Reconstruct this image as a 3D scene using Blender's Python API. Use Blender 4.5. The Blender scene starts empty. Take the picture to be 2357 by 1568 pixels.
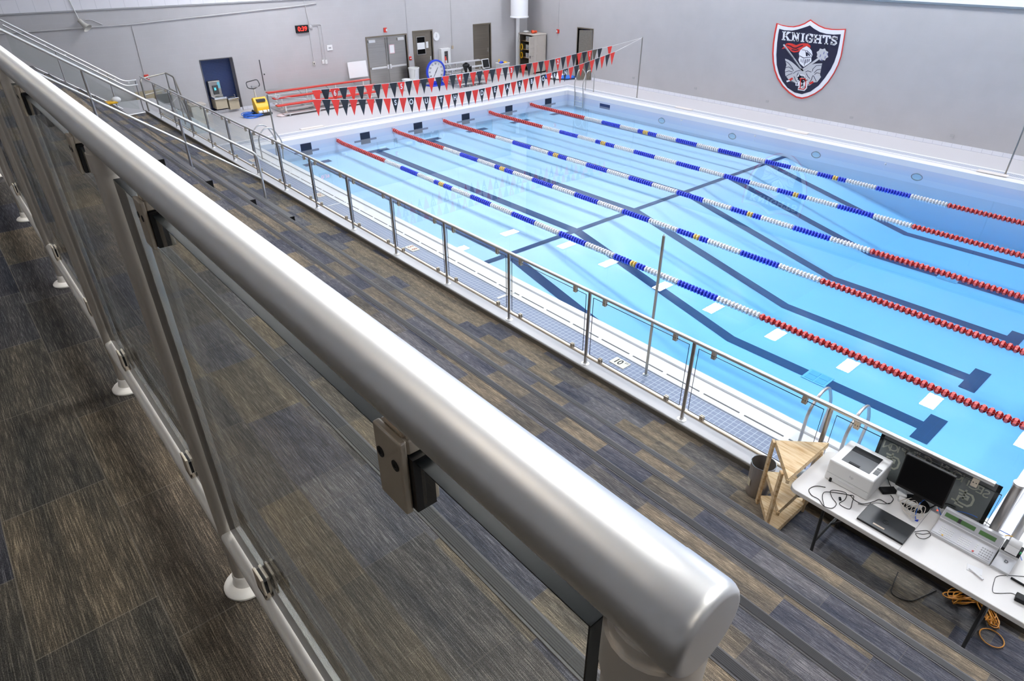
import bpy, bmesh, math, random
from mathutils import Vector, Matrix
random.seed(7)
S = bpy.context.scene
COL = S.collection
PI = math.pi
# ------------------------------------------------------------------ camera
CAM = Vector((-8.3102, -23.3817, 6.1503)); YAW, PIT, ROL = 0.7101, 0.5537, -0.0013; FPX = 1478.78
ca, sa, cb, sb = math.cos(YAW), math.sin(YAW), math.cos(PIT), math.sin(PIT)
FWD = Vector((sa*cb, ca*cb, -sb)); RT0 = Vector((ca, -sa, 0)); UP0 = RT0.cross(FWD)
RT = math.cos(ROL)*RT0 + math.sin(ROL)*UP0; UPV = -math.sin(ROL)*RT0 + math.cos(ROL)*UP0
def P(px, py, ax, val):
    """point of a real plane (axis ax = val) seen at a photo pixel; used to read sizes and places off the photograph"""
    d = RT*((px-1178.5)/FPX) - UPV*((py-784)/FPX) + FWD
    t = (val-CAM[ax])/d[ax]
    return CAM + d*t
cd = bpy.data.cameras.new('camera'); cam = bpy.data.objects.new('camera', cd); COL.objects.link(cam)
m = Matrix((RT, UPV, -FWD)).transposed().to_4x4(); m.translation = CAM; cam.matrix_world = m
cd.sensor_width = 36; cd.lens = FPX/2357*36; cd.clip_start = .02; cd.clip_end = 200
S.camera = cam
# ------------------------------------------------------------------ helpers
class B:
    def __init__(s): s.bm = bmesh.new()
    def poly(s, pts):
        return s.bm.faces.new([s.bm.verts.new(p) for p in pts])
    def box(s, a, b, R=None, o=None):
        x0, y0, z0 = a; x1, y1, z1 = b
        c = [Vector(v) for v in ((x0,y0,z0),(x1,y0,z0),(x1,y1,z0),(x0,y1,z0),(x0,y0,z1),(x1,y0,z1),(x1,y1,z1),(x0,y1,z1))]
        if R is not None:
            o = Vector(o) if o is not None else Vector((0, 0, 0)); c = [R @ v + o for v in c]
        v = [s.bm.verts.new(p) for p in c]
        for f in ((0,3,2,1),(4,5,6,7),(0,1,5,4),(1,2,6,5),(2,3,7,6),(3,0,4,7)): s.bm.faces.new([v[i] for i in f])
        return s
    def bc(s, c, d, R=None):
        h = [q/2 for q in d]
        return s.box([-q for q in h], h, R if R is not None else Matrix.Identity(3), c)
    def tube(s, pts, r, n=10, closed=False, caps=True, r2=None):
        pts = [Vector(p) for p in pts]; N = len(pts); rings = []
        up = None
        for i, p in enumerate(pts):
            if closed: t = (pts[(i+1) % N]-pts[i-1])
            elif i == 0: t = pts[1]-pts[0]
            elif i == N-1: t = pts[-1]-pts[-2]
            else: t = (pts[i+1]-p).normalized()+(p-pts[i-1]).normalized()
            t = t.normalized() if t.length > 1e-9 else Vector((0, 0, 1))
            if up is None: up = Vector((0, 0, 1)) if abs(t.z) < .9 else Vector((1, 0, 0))
            a = t.cross(up)
            if a.length < 1e-6: a = t.cross(Vector((0, 1, 0)))
            a.normalize(); b = a.cross(t).normalized(); up = b
            rr = r if r2 is None else r+(r2-r)*i/(N-1)
            rings.append([s.bm.verts.new(p+rr*(a*math.cos(2*PI*k/n)+b*math.sin(2*PI*k/n))) for k in range(n)])
        M = N if closed else N-1
        for i in range(M):
            A, C = rings[i], rings[(i+1) % N]
            for k in range(n): s.bm.faces.new((A[k], A[(k+1) % n], C[(k+1) % n], C[k]))
        if caps and not closed:
            s.bm.faces.new(rings[0]); s.bm.faces.new(list(reversed(rings[-1])))
        return s
    def lathe(s, prof, c=(0, 0, 0), n=24, R=None):
        c = Vector(c); rings = []
        for r, z in prof:
            ring = []
            for k in range(n):
                v = Vector((r*math.cos(2*PI*k/n), r*math.sin(2*PI*k/n), z))
                if R is not None: v = R @ v
                ring.append(s.bm.verts.new(v+c))
            rings.append(ring)
        for A, C in zip(rings, rings[1:]):
            for k in range(n): s.bm.faces.new((A[k], A[(k+1) % n], C[(k+1) % n], C[k]))
        s.bm.faces.new(list(reversed(rings[0]))); s.bm.faces.new(rings[-1])
        return s
    def prism(s, pts, off):
        off = Vector(off); a = [s.bm.verts.new(p) for p in pts]; b = [s.bm.verts.new(Vector(p)+off) for p in pts]
        n = len(pts)
        s.bm.faces.new(a); s.bm.faces.new(list(reversed(b)))
        for i in range(n): s.bm.faces.new((a[i], b[i], b[(i+1) % n], a[(i+1) % n]))
        return s
    def ball(s, c, r, sc=(1, 1, 1), n=12):
        g = bmesh.ops.create_uvsphere(s.bm, u_segments=n, v_segments=max(6, n//2), radius=r)
        for v in g['verts']: v.co = Vector((v.co.x*sc[0], v.co.y*sc[1], v.co.z*sc[2]))+Vector(c)
        return s
    def stroke(s, pts, w, o, ex, ey, th, off=.0):
        """flat strip along 2-D points, laid on the plane (o, ex, ey)"""
        nrm = ex.cross(ey).normalized()
        n = len(pts)
        L = []; Rr = []
        for i in range(n):
            p = Vector(pts[i]).to_2d()
            if i == 0: t = Vector(pts[1]).to_2d()-p
            elif i == n-1: t = p-Vector(pts[i-1]).to_2d()
            else: t = (Vector(pts[i+1]).to_2d()-p).normalized()+(p-Vector(pts[i-1]).to_2d()).normalized()
            t = t.normalized() if t.length > 1e-9 else Vector((1, 0))
            k = 1.0
            if 0 < i < n-1:
                k = 1/max(.5, t.dot((Vector(pts[i+1]).to_2d()-p).normalized()))
            q = Vector((-t.y, t.x))*w/2*k
            L.append(p+q); Rr.append(p-q)
        for i in range(n-1):
            quad = [L[i], Rr[i], Rr[i+1], L[i+1]]
            P3 = [o+ex*v.x+ey*v.y+nrm*off for v in quad]
            s.prism(P3, nrm*th)
        return s
    def obj(s, name, mat, parent=None, smooth=False, bevel=0, label=None):
        me = bpy.data.meshes.new(name)
        bmesh.ops.recalc_face_normals(s.bm, faces=s.bm.faces)
        s.bm.to_mesh(me); s.bm.free()
        o = bpy.data.objects.new(name, me); COL.objects.link(o)
        if mat: me.materials.append(mat)
        if smooth:
            for p in me.polygons: p.use_smooth = True
            try: me.set_sharp_from_angle(angle=math.radians(38))
            except Exception: pass
        if bevel:
            b = o.modifiers.new('bevel', 'BEVEL'); b.width = bevel; b.segments = 3; b.limit_method = 'ANGLE'
        if parent is not None: adopt(o, parent)
        if label: o['label'] = label
        return o
def worldmat(o):
    return o.matrix_basis if o.parent is None else worldmat(o.parent) @ o.matrix_parent_inverse @ o.matrix_basis
def adopt(o, parent):
    o.parent = parent; o.matrix_parent_inverse = worldmat(parent).inverted()
def tag(o, label, cat, group=None):
    o['label'] = label; o['category'] = cat
    if group: o['group'] = group
    return o
def thing(name, label, cat, loc=(0, 0, 0), group=None):
    o = bpy.data.objects.new(name, None); COL.objects.link(o); o.location = loc; o.empty_display_size = .1
    return tag(o, label, cat, group)
def struct(o): o['kind'] = 'structure'; return o
def children(o): return [c for c in bpy.data.objects if c.parent == o]
def copy_tree(o, delta=None, parent=None, kids=None):
    c = o.copy(); COL.objects.link(c)
    if parent is not None:
        c.parent = parent; c.matrix_parent_inverse = o.matrix_parent_inverse.copy()
    if delta is not None: c.location = Vector(o.location)+Vector(delta)
    for ch in children(o): copy_tree(ch, None, c)
    return c
def arc(c, r, a0, a1, n, ex, ey):
    c = Vector(c); return [c+r*(math.cos(a0+(a1-a0)*i/n)*Vector(ex)+math.sin(a0+(a1-a0)*i/n)*Vector(ey)) for i in range(n+1)]
def round_path(pts, r, n=5):
    """polyline with rounded corners"""
    pts = [Vector(p) for p in pts]; out = [pts[0]]
    for a, b, c in zip(pts, pts[1:], pts[2:]):
        u = (a-b).normalized(); v = (c-b).normalized(); k = min(r, (a-b).length*.48, (c-b).length*.48)
        p0, p1 = b+u*k, b+v*k
        for i in range(n+1):
            t = i/n; out.append((1-t)**2*p0+2*t*(1-t)*b+t*t*p1)
    out.append(pts[-1]); return out
def text(name, s, size, o, ex, ey, mat, parent, bold=0.0, th=.002, align='CENTER', sx=1.0, label=None):
    cu = bpy.data.curves.new(name, 'FONT'); cu.body = s; cu.size = size; cu.extrude = th/2; cu.offset = bold
    cu.align_x = align; cu.align_y = 'CENTER'
    t = bpy.data.objects.new(name, cu); COL.objects.link(t)
    dg = bpy.context.evaluated_depsgraph_get(); dg.update()
    me = bpy.data.meshes.new_from_object(t.evaluated_get(dg)); me.name = name
    bpy.data.objects.remove(t); bpy.data.curves.remove(cu)
    ex = Vector(ex).normalized()*sx; ey = Vector(ey).normalized(); ez = ex.cross(ey).normalized()
    M = Matrix((ex, ey, ez)).transposed().to_4x4(); M.translation = Vector(o)
    me.transform(M); ob = bpy.data.objects.new(name, me); COL.objects.link(ob)
    me.materials.clear(); me.materials.append(mat)
    if parent is not None: adopt(ob, parent)
    if label: ob['label'] = label
    return ob
# ------------------------------------------------------------------ materials
def mat(name, col, rough=.6, metal=0, emit=None, es=0, spec=.5):
    m = bpy.data.materials.new(name); m.use_nodes = True; b = m.node_tree.nodes['Principled BSDF']
    b.inputs['Base Color'].default_value = (*col, 1); b.inputs['Roughness'].default_value = rough; b.inputs['Metallic'].default_value = metal
    b.inputs['Specular IOR Level'].default_value = spec
    if emit: b.inputs['Emission Color'].default_value = (*emit, 1); b.inputs['Emission Strength'].default_value = es
    return m
class N:
    def __init__(s, m): s.t = m.node_tree; s.b = s.t.nodes['Principled BSDF']
    def n(s, typ, **kw):
        x = s.t.nodes.new(typ)
        for k, v in kw.items(): setattr(x, k, v)
        return x
    def l(s, a, b): s.t.links.new(a, b)
    def math(s, op, a, b=None):
        x = s.n('ShaderNodeMath', operation=op)
        for i, v in enumerate((a, b)):
            if v is None: continue
            if isinstance(v, (int, float)): x.inputs[i].default_value = v
            else: s.l(v, x.inputs[i])
        return x.outputs[0]
    def coord(s):
        tc = s.n('ShaderNodeTexCoord'); sp = s.n('ShaderNodeSeparateXYZ'); s.l(tc.outputs['Object'], sp.inputs[0])
        return tc.outputs['Object'], sp.outputs
    def comb(s, x, y, z):
        c = s.n('ShaderNodeCombineXYZ')
        for i, v in enumerate((x, y, z)):
            if isinstance(v, (int, float)): c.inputs[i].default_value = v
            else: s.l(v, c.inputs[i])
        return c.outputs[0]
    def ramp(s, f, st, mode='LINEAR'):
        r = s.n('ShaderNodeValToRGB'); r.color_ramp.interpolation = mode; e = r.color_ramp.elements
        while len(e) < len(st): e.new(.5)
        for q, (p, c) in zip(e, st): q.position = p; q.color = (*c, 1)
        s.l(f, r.inputs[0]); return r.outputs[0]
    def mix(s, f, a, b, bt='MIX'):
        x = s.n('ShaderNodeMixRGB', blend_type=bt)
        for i, v in enumerate((f, a, b)):
            if isinstance(v, (int, float)): x.inputs[i].default_value = v
            elif isinstance(v, tuple): x.inputs[i].default_value = (*v, 1)
            else: s.l(v, x.inputs[i])
        return x.outputs[0]
    def noise(s, vec, sc, det=3, rough=.5):
        x = s.n('ShaderNodeTexNoise'); x.inputs['Scale'].default_value = sc; x.inputs['Detail'].default_value = det; x.inputs['Roughness'].default_value = rough
        s.l(vec, x.inputs['Vector']); return x.outputs['Fac']
    def bump(s, h, st=.3, d=.01):
        b = s.n('ShaderNodeBump'); b.inputs['Strength'].default_value = st; b.inputs['Distance'].default_value = d
        s.l(h, b.inputs['Height']); s.l(b.outputs[0], s.b.inputs['Normal'])
    def base(s, c): s.l(c, s.b.inputs['Base Color'])
def brickmat(name, c1, c2, w, h, ms, plane, rough=.7, off=.5, mcol=None, bump=.15):
    m = mat(name, c1, rough); n = N(m); v, xyz = n.coord()
    u = {'x': xyz[1], 'y': xyz[0], 'z': xyz[0]}[plane]; w2 = xyz[1] if plane == 'z' else xyz[2]
    br = n.n('ShaderNodeTexBrick'); br.offset = off
    n.l(n.comb(u, w2, 0), br.inputs['Vector'])
    br.inputs['Scale'].default_value = 1; br.inputs['Brick Width'].default_value = w; br.inputs['Row Height'].default_value = h
    br.inputs['Mortar Size'].default_value = ms; br.inputs['Mortar Smooth'].default_value = .1
    br.inputs['Color1'].default_value = (*c1, 1); br.inputs['Color2'].default_value = (*c2, 1); br.inputs['Mortar'].default_value = (*(mcol or c1), 1)
    nz = n.noise(v, 1.2, 4)
    n.base(n.mix(.25, br.outputs['Color'], n.ramp(nz, [(.3, (.75,.75,.75)), (.7, (1,1,1))]), 'MULTIPLY'))
    n.bump(n.math('SUBTRACT', 1, br.outputs['Fac']), bump, .004)
    return m
GREYW = (.50, .487, .50)
M_block = brickmat('painted_block', GREYW, (.495,.482,.495), .43, .215, .004, 'y', .55, mcol=(.525,.512,.53))
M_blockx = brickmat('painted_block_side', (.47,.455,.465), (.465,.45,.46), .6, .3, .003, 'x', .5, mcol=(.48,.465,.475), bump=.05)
M_white = brickmat('white_block', (.86,.85,.90), (.86,.85,.90), .45, .42, .008, 'y', .6, mcol=(.70,.70,.75))
M_whitep = mat('white_paint', (.86,.86,.88), .6)
M_ceil = mat('ceiling_paint', (.80,.80,.84), .8)
M_back = mat('back_wall_paint', (.42,.41,.41), .7)
def grain_metal(name, col, rough, axis, sc=60, metal=1):
    m = mat(name, col, rough, metal); n = N(m); v, xyz = n.coord()
    k = [1, 1, 1]; k[axis] = .02
    mp = n.n('ShaderNodeMapping'); mp.inputs['Scale'].default_value = k; n.l(v, mp.inputs['Vector'])
    f = n.noise(mp.outputs[0], sc, 3)
    n.base(n.mix(.6, (*col,), n.ramp(f, [(.3, (.75,.75,.75)), (.7, (1.0,1.0,1.0))]), 'MULTIPLY'))
    return m
M_alu = mat('satin_aluminium', (.86,.855,.84), .42, 1)
M_alud = mat('satin_aluminium_dark', (.74,.69,.62), .4, .5)
M_chrome = mat('polished_steel', (.78,.78,.78), .16, 1)
M_clamp = mat('clamp_metal', (.66,.58,.47), .38, .6)
M_steel = grain_metal('brushed_steel', (.45,.43,.40), .38, 0, 30)
M_rubber = mat('black_rubber', (.006,.006,.007), .35)
M_black = mat('black_plastic', (.009,.009,.010), .45, spec=.25)
M_screen = mat('screen_black', (.003,.003,.004), .5, spec=.08)
M_white_pl = mat('white_plastic', (.80,.80,.80), .45)
M_offw = mat('off_white_plastic', (.62,.60,.55), .5)
M_beige = mat('beige_plastic', (.52,.47,.42), .55)
M_beiged = mat('beige_plastic_shaded', (.16,.14,.11), .7)  # darker copy of the beige, cabinet's inner shade put into colour
M_red = mat('red_paint', (.62,.035,.022), .35)
M_orange = mat('orange_cable', (.75,.30,.02), .5)
M_yellow = mat('yellow_plastic', (.85,.48,.01), .35)
M_blue = mat('blue_plastic', (.02,.06,.62), .35)
M_bluec = mat('blue_cable', (.04,.18,.70), .45)
M_navy = mat('navy_tile_mark', (.008,.012,.035), .35)
M_grey = mat('grey_plastic', (.35,.35,.36), .5)
M_dkgrey = mat('dark_grey_plastic', (.045,.047,.05), .5)
M_paper = mat('paper', (.82,.82,.84), .8)
M_green = mat('lcd_green', (.045,.13,.025), .25)
M_ledred = mat('led_red', (.9,.02,.01), .5, emit=(1,.03,.02), es=2.5)
M_flagr = mat('red_pennant_vinyl', (.72,.035,.025), .5)
M_flagb = mat('black_pennant_vinyl', (.012,.016,.024), .45)
M_flago = mat('olive_pennant_vinyl', (.10,.09,.07), .45)
M_string = mat('white_string', (.75,.75,.75), .7)
M_shr = mat('shield_red', (.60,.03,.02), .45); M_shw = mat('shield_white', (.80,.80,.85), .45); M_shn = mat('shield_navy', (.010,.010,.035), .4); M_shg = mat('shield_silver', (.52,.52,.55), .45)
def ribs(name, col, axis, per, dk):
    m = mat(name, col, .5); n = N(m); v, xyz = n.coord()
    f = n.math('FRACT', n.math('MULTIPLY', xyz[axis], 1/per))
    g = n.math('GREATER_THAN', f, .45); n.base(n.mix(g, (*dk,), (*col,))); return m
M_nose = ribs('ribbed_rubber', (.038,.036,.038), 0, .008, (.010,.009,.010))
M_trimgrey = mat('grey_vinyl_trim', (.11,.105,.11), .4)
PAL = [(.115,.122,.158), (.155,.160,.190), (.225,.195,.160), (.190,.172,.150), (.145,.143,.150), (.240,.207,.168)]
def carpet(name, ox=0., pal=PAL):
    m = mat(name, (.1,.1,.1), .95, spec=.1); n = N(m); v, xyz = n.coord()
    px = n.math('MULTIPLY', n.math('ADD', xyz[0], ox), 4.0)          # 25 cm wide planks
    ix = n.math('FLOOR', px)
    wn0 = n.n('ShaderNodeTexWhiteNoise', noise_dimensions='1D'); n.l(ix, wn0.inputs['W'])
    py = n.math('ADD', n.math('MULTIPLY', xyz[1], 1.95), wn0.outputs['Value'])
    iy = n.math('FLOOR', py)
    wn = n.n('ShaderNodeTexWhiteNoise', noise_dimensions='2D'); n.l(n.comb(ix, iy, 0), wn.inputs['Vector'])
    tile = n.ramp(wn.outputs['Value'], list(zip((0, .22, .40, .58, .72, .86), pal)), 'CONSTANT')
    # stripes that run with the plank
    mp = n.n('ShaderNodeMapping'); mp.inputs['Scale'].default_value = (1, .030, 1); n.l(v, mp.inputs['Vector'])
    f1 = n.noise(mp.outputs[0], 380, 3, .65)
    mp2 = n.n('ShaderNodeMapping'); mp2.inputs['Scale'].default_value = (1, .10, 1); n.l(v, mp2.inputs['Vector'])
    f2 = n.noise(mp2.outputs[0], 14, 3)
    f3 = n.noise(v, 420, 2)
    st = n.ramp(f1, [(.40, (.58,.58,.58)), (.54, (.92,.91,.90)), (.64, (1.9,1.83,1.7))])
    st2 = n.ramp(f2, [(.32, (.60,.62,.66)), (.68, (1.30,1.22,1.12))])
    st3 = n.ramp(f3, [(.3, (.50,.50,.50)), (.7, (1.65,1.65,1.65))])
    c = n.mix(1, n.mix(1, n.mix(1, tile, st, 'MULTIPLY'), st2, 'MULTIPLY'), st3, 'MULTIPLY')
    # thin light seams between planks
    fx = n.math('FRACT', px); fy = n.math('FRACT', py)
    s1 = n.math('LESS_THAN', fx, .012); s2 = n.math('LESS_THAN', fy, .006)
    n.base(n.mix(n.math('MULTIPLY', n.math('MAXIMUM', s1, s2), .35), c, (.25,.22,.18)))
    n.bump(n.math('ADD', f1, f3), .5, .004)
    return m
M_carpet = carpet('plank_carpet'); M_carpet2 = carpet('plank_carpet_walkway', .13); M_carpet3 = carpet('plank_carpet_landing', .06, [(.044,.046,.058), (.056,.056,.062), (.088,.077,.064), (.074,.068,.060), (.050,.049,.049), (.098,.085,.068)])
def gridmat(name, col, line, w, lw, plane='z', rough=.4):
    m = mat(name, col, rough); n = N(m); v, xyz = n.coord()
    a, b = {'z': (0, 1), 'x': (1, 2), 'y': (0, 2)}[plane]
    fa = n.math('FRACT', n.math('MULTIPLY', xyz[a], 1/w)); fb = n.math('FRACT', n.math('MULTIPLY', xyz[b], 1/w))
    g = n.math('MAXIMUM', n.math('LESS_THAN', fa, lw), n.math('LESS_THAN', fb, lw))
    n.base(n.mix(g, (*col,), (*line,))); return m
M_deck = gridmat('deck_tile', (.565,.545,.565), (.52,.50,.53), .05, .09, rough=.45)
M_bluetile = gridmat('blue_grey_tile', (.235,.275,.40), (.52,.56,.66), .085, .10)
M_grate = gridmat('gutter_grate', (.30,.32,.40), (.55,.57,.64), .05, .35)
M_coping = mat('white_coping', (.83,.83,.87), .35)
M_navymosaic = gridmat('navy_mosaic', (.012,.028,.11), (.10,.13,.25), .055, .09, 'y', .25)
M_basetile = gridmat('white_base_tile', (.78,.78,.84), (.50,.50,.58), .30, .03, 'x', .3)
M_basetiley = gridmat('white_base_tile_end', (.78,.78,.84), (.50,.50,.58), .30, .03, 'y', .3)
M_poolw = mat('pool_wall_tile', (.62,.66,.80), .35)
M_pool = mat('pool_plaster', (.66,.75,.91), .6)
n = N(M_pool); v, xyz = n.coord()
n.base(n.mix(1, (.66,.75,.91), n.ramp(n.noise(v, .5, 3), [(.3, (.93,.95,.97)), (.7, (1,1,1))]), 'MULTIPLY'))
M_lane = gridmat('navy_lane_tile', (.014,.032,.115), (.020,.045,.15), .16, .05)
M_wood = mat('pine_board', (.62,.42,.22), .6)
n = N(M_wood); v, xyz = n.coord()
mp = n.n('ShaderNodeMapping'); mp.inputs['Rotation'].default_value = (0, 0, .75); mp.inputs['Scale'].default_value = (6, .7, 6); n.l(v, mp.inputs['Vector'])
n.base(n.ramp(n.noise(mp.outputs[0], 6, 5, .6), [(.3, (.52,.30,.12)), (.5, (.76,.55,.31)), (.7, (.86,.70,.48))]))
def glassmat(name, tint, ior=1.45, gl=1.0):
    m = bpy.data.materials.new(name); m.use_nodes = True; t = m.node_tree; t.nodes.clear()
    o = t.nodes.new('ShaderNodeOutputMaterial'); mx = t.nodes.new('ShaderNodeMixShader')
    ge = t.nodes.new('ShaderNodeNewGeometry'); dt = t.nodes.new('ShaderNodeVectorMath'); dt.operation = 'DOT_PRODUCT'
    t.links.new(ge.outputs['Normal'], dt.inputs[0]); t.links.new(ge.outputs['Incoming'], dt.inputs[1])
    def mth(op, a, b=None):
        x = t.nodes.new('ShaderNodeMath'); x.operation = op
        for i, v in enumerate((a, b)):
            if v is None: continue
            if isinstance(v, (int, float)): x.inputs[i].default_value = v
            else: t.links.new(v, x.inputs[i])
        return x
    f0 = ((ior-1)/(ior+1))**2
    sch = mth('ADD', mth('MULTIPLY', mth('POWER', mth('SUBTRACT', 1, mth('ABSOLUTE', dt.outputs['Value']).outputs[0]).outputs[0], 5).outputs[0], 1-f0).outputs[0], f0)
    tr = t.nodes.new('ShaderNodeBsdfTransparent'); tr.inputs[0].default_value = (*tint, 1)
    g = t.nodes.new('ShaderNodeBsdfGlossy'); g.inputs['Roughness'].default_value = 0.0; g.inputs[0].default_value = (gl, gl, gl, 1)
    t.links.new(sch.outputs[0], mx.inputs[0]); t.links.new(tr.outputs[0], mx.inputs[1]); t.links.new(g.outputs[0], mx.inputs[2]); t.links.new(mx.outputs[0], o.inputs[0])
    return m
M_glass = glassmat('clear_glass', (.955,.975,.965), 1.4)
M_water = glassmat('pool_water', (.97,.99,1.0), 1.333)
M_edge = mat('glass_edge', (.004,.006,.008), .35, spec=.15)
# ------------------------------------------------------------------ room shell
YE, XS = 4.9, 17.1          # end wall, side wall
ZD = .3                      # pool deck level
def quadobj(name, pts, mt, kind=True):
    o = B(); o.poly(pts); o = o.obj(name, mt)
    if kind: struct(o)
    return o
def wall_open(name, plane, val, th, a0, a1, z0, z1, holes, mt):
    """wall slab with rectangular openings; th = signed thickness away from the room"""
    b = B(); cuts = sorted(holes)
    def bx(u0, u1, w0, w1):
        if u1-u0 < 1e-4 or w1-w0 < 1e-4: return
        if plane == 'y': b.box((u0, min(val, val+th), w0), (u1, max(val, val+th), w1))
        else: b.box((min(val, val+th), u0, w0), (max(val, val+th), u1, w1))
    cur = a0
    for (u0, u1, w0, w1) in cuts:
        bx(cur, u0, z0, z1); bx(u0, u1, z0, w0); bx(u0, u1, w1, z1); cur = u1
    bx(cur, a1, z0, z1)
    return struct(b.obj(name, mt))
ALC = (.06, 1.29, .22, 2.29)
DD = (7.40, 9.47, ZD, 2.53); D2 = (9.90, 10.93, ZD, 2.60); D3 = (13.50, 14.54, ZD, 2.66)
wall_open('wall_far', 'y', YE, .35, -12.5, XS+.35, -.2, 4.22, [ALC, DD, D2, D3], M_block)
ow = B(); ow.box((-12.5, YE-.015, 4.22), (XS+.3, YE+.3, 9.1)); struct(ow.obj('wall_far_upper', M_white))
t1 = B(); t1.box((-12.5, YE-.05, 4.19), (XS, YE-.001, 4.235)); struct(t1.obj('trim_1', M_grey))
DS = (.13, 1.12, ZD, 2.58)
wall_open('wall_right', 'x', XS, .35, -28, YE, -.2, 4.5, [DS], M_blockx)
ow = B(); ow.box((XS-.015, -28, 4.5), (XS+.3, YE, 9.1)); struct(ow.obj('wall_right_upper', M_whitep))
t1 = B(); t1.box((XS-.06, -28, 4.47), (XS-.001, YE, 4.53)); struct(t1.obj('trim_2', mat('teal_grey_trim', (.16,.20,.24), .5)))
o = B(); o.box((-12.8, -28, 1), (-12.5, YE, 9.1)); struct(o.obj('wall_left', M_back))
o = B(); o.box((-12.8, -28.3, -2), (XS+.3, -28, 9.1)); struct(o.obj('wall_near', M_back))
o = B(); o.box((-12.8, -28.3, 9.1), (XS+.35, YE+.35, 9.3)); struct(o.obj('ceiling', M_ceil))
# alcove lining, navy mosaic
o = B(); o.box((ALC[0], YE+.30, ALC[2]), (ALC[1], YE+.34, ALC[3])); struct(o.obj('alcove_tile', M_navymosaic))
o = B(); o.box((ALC[0]-.02, YE-.02, ALC[3]), (ALC[1]+.02, YE+.02, ALC[3]+.03)); o.box((ALC[1], YE-.02, ALC[2]), (ALC[1]+.03, YE+.02, ALC[3])); o.box((ALC[0]-.03, YE-.02, ALC[2]), (ALC[0], YE+.02, ALC[3])); struct(o.obj('trim_3', M_trimgrey))
# white base tile strips
o = B(); o.box((-2.0, YE-.02, ZD), (7.3, YE-.001, ZD+.11)); struct(o.obj('baseboard_far', M_basetiley))
o = B(); o.box((XS-.02, -28, ZD), (XS-.001, .0, ZD+.13)); struct(o.obj('baseboard_right', M_basetile))
# ------------------------------------------------------------------ pool
PX0, PX1, PY0, PY1 = -.5, 14.3, -23.0, -1.1
def ring(name, e0, e1, z0, z1, mt, near=True):
    """frame around the pool between offsets e0 and e1 from its edge"""
    b = B(); x0, x1, y0, y1 = PX0, PX1, PY0, PY1
    b.box((x1+e0, y0-e1, z0), (x1+e1, y1+e1, z1)); b.box((x0-e1, y1+e0, z0), (x1+e0, y1+e1, z1))
    b.box((x0-e1, y0-e1, z0), (x1+e0, y0-e0, z1)); b.box((x0-e1, y0-e0, z0), (x0-e0, y1+e0, z1))
    return struct(b.obj(name, mt))
ring('pool_lip', 0, .13, .14, ZD+.02, M_coping)
ring('pool_coping', .13, .52, .0, ZD-.015, M_coping)
ring('pool_rib', .50, .58, .0, ZD+.02, M_coping)
ring('gutter_grate', .58, .96, .0, ZD-.004, M_grate)
ring('pool_edge_border', .96, 1.06, .0, ZD+.012, M_coping)
# lighter blue-grey tile strip on the spectators' side of the pool
o = B(); o.box((PX0-.98, PY0, ZD-.05), (PX0-.56, PY1, ZD+.001)); struct(o.obj('blue_tile_strip', M_bluetile))
slot = B(); y = PY0+.3
while y < PY1-.5: slot.box((PX0-.43, y, ZD-.02), (PX0-.405, y+.62, ZD-.011)); y += .70
struct(slot.obj('coping_slots', M_trimgrey))
o = B(); e = 1.06
o.box((PX1+e, -28, -.1), (XS, YE, ZD)); o.box((-4.5, PY1+e, -.1), (PX1+e, YE, ZD)); o.box((-4.5, -28, -.1), (PX0-e, PY1+e, ZD)); 
struct(o.obj('floor', M_deck))
o = B(); o.box((PX0-e, -28, -.1), (PX1+e, PY0-e, ZD)); struct(o.obj('floor_near_end', M_coping))
# basin: the floor deepens toward the near end; heights are where the bottom appears through the water
def zf(y): return -.42 if y > -12.3 else (-1.50 if y < -17.2 else -.42-1.08*(-12.3-y)/4.9)
bas = B()
ys = [PY1, -12.3, -17.2, PY0]
for a, c in zip(ys, ys[1:]): bas.poly([(PX0, a, zf(a)), (PX1, a, zf(a)), (PX1, c, zf(c)), (PX0, c, zf(c))])
struct(bas.obj('pool_floor', M_pool))
for yy_ in (PY1, PY0):
    bas = B(); bas.poly([(PX0, yy_, zf(yy_)), (PX1, yy_, zf(yy_)), (PX1, yy_, .14), (PX0, yy_, .14)]); struct(bas.obj('pool_wall', M_poolw))
for x in (PX0, PX1):
    bas = B(); bas.poly([(x, y, zf(y)) for y in ys]+[(x, PY0, .14), (x, PY1, .14)]); struct(bas.obj('pool_wall', M_poolw))
o = B(); o.box((PX0-.01, PY0-.01, -2.2), (PX1+.01, PY1+.01, 0)); w = o.obj('pool_water', M_water); w['kind'] = 'structure'
va = M_water.node_tree.nodes.new('ShaderNodeVolumeAbsorption'); va.inputs['Color'].default_value = (0, .73, 1, 1); va.inputs['Density'].default_value = .25
M_water.node_tree.links.new(va.outputs[0], [q for q in M_water.node_tree.nodes if q.type == 'OUTPUT_MATERIAL'][0].inputs['Volume'])
LS = 2.373; LN = [LS*(j+.5) for j in range(6)]; ORD = ['nearest the spectator rail', 'second from the spectator rail', 'third from the spectator rail', 'fourth from the spectator rail', 'second from the crest wall', 'nearest the crest wall']
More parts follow.
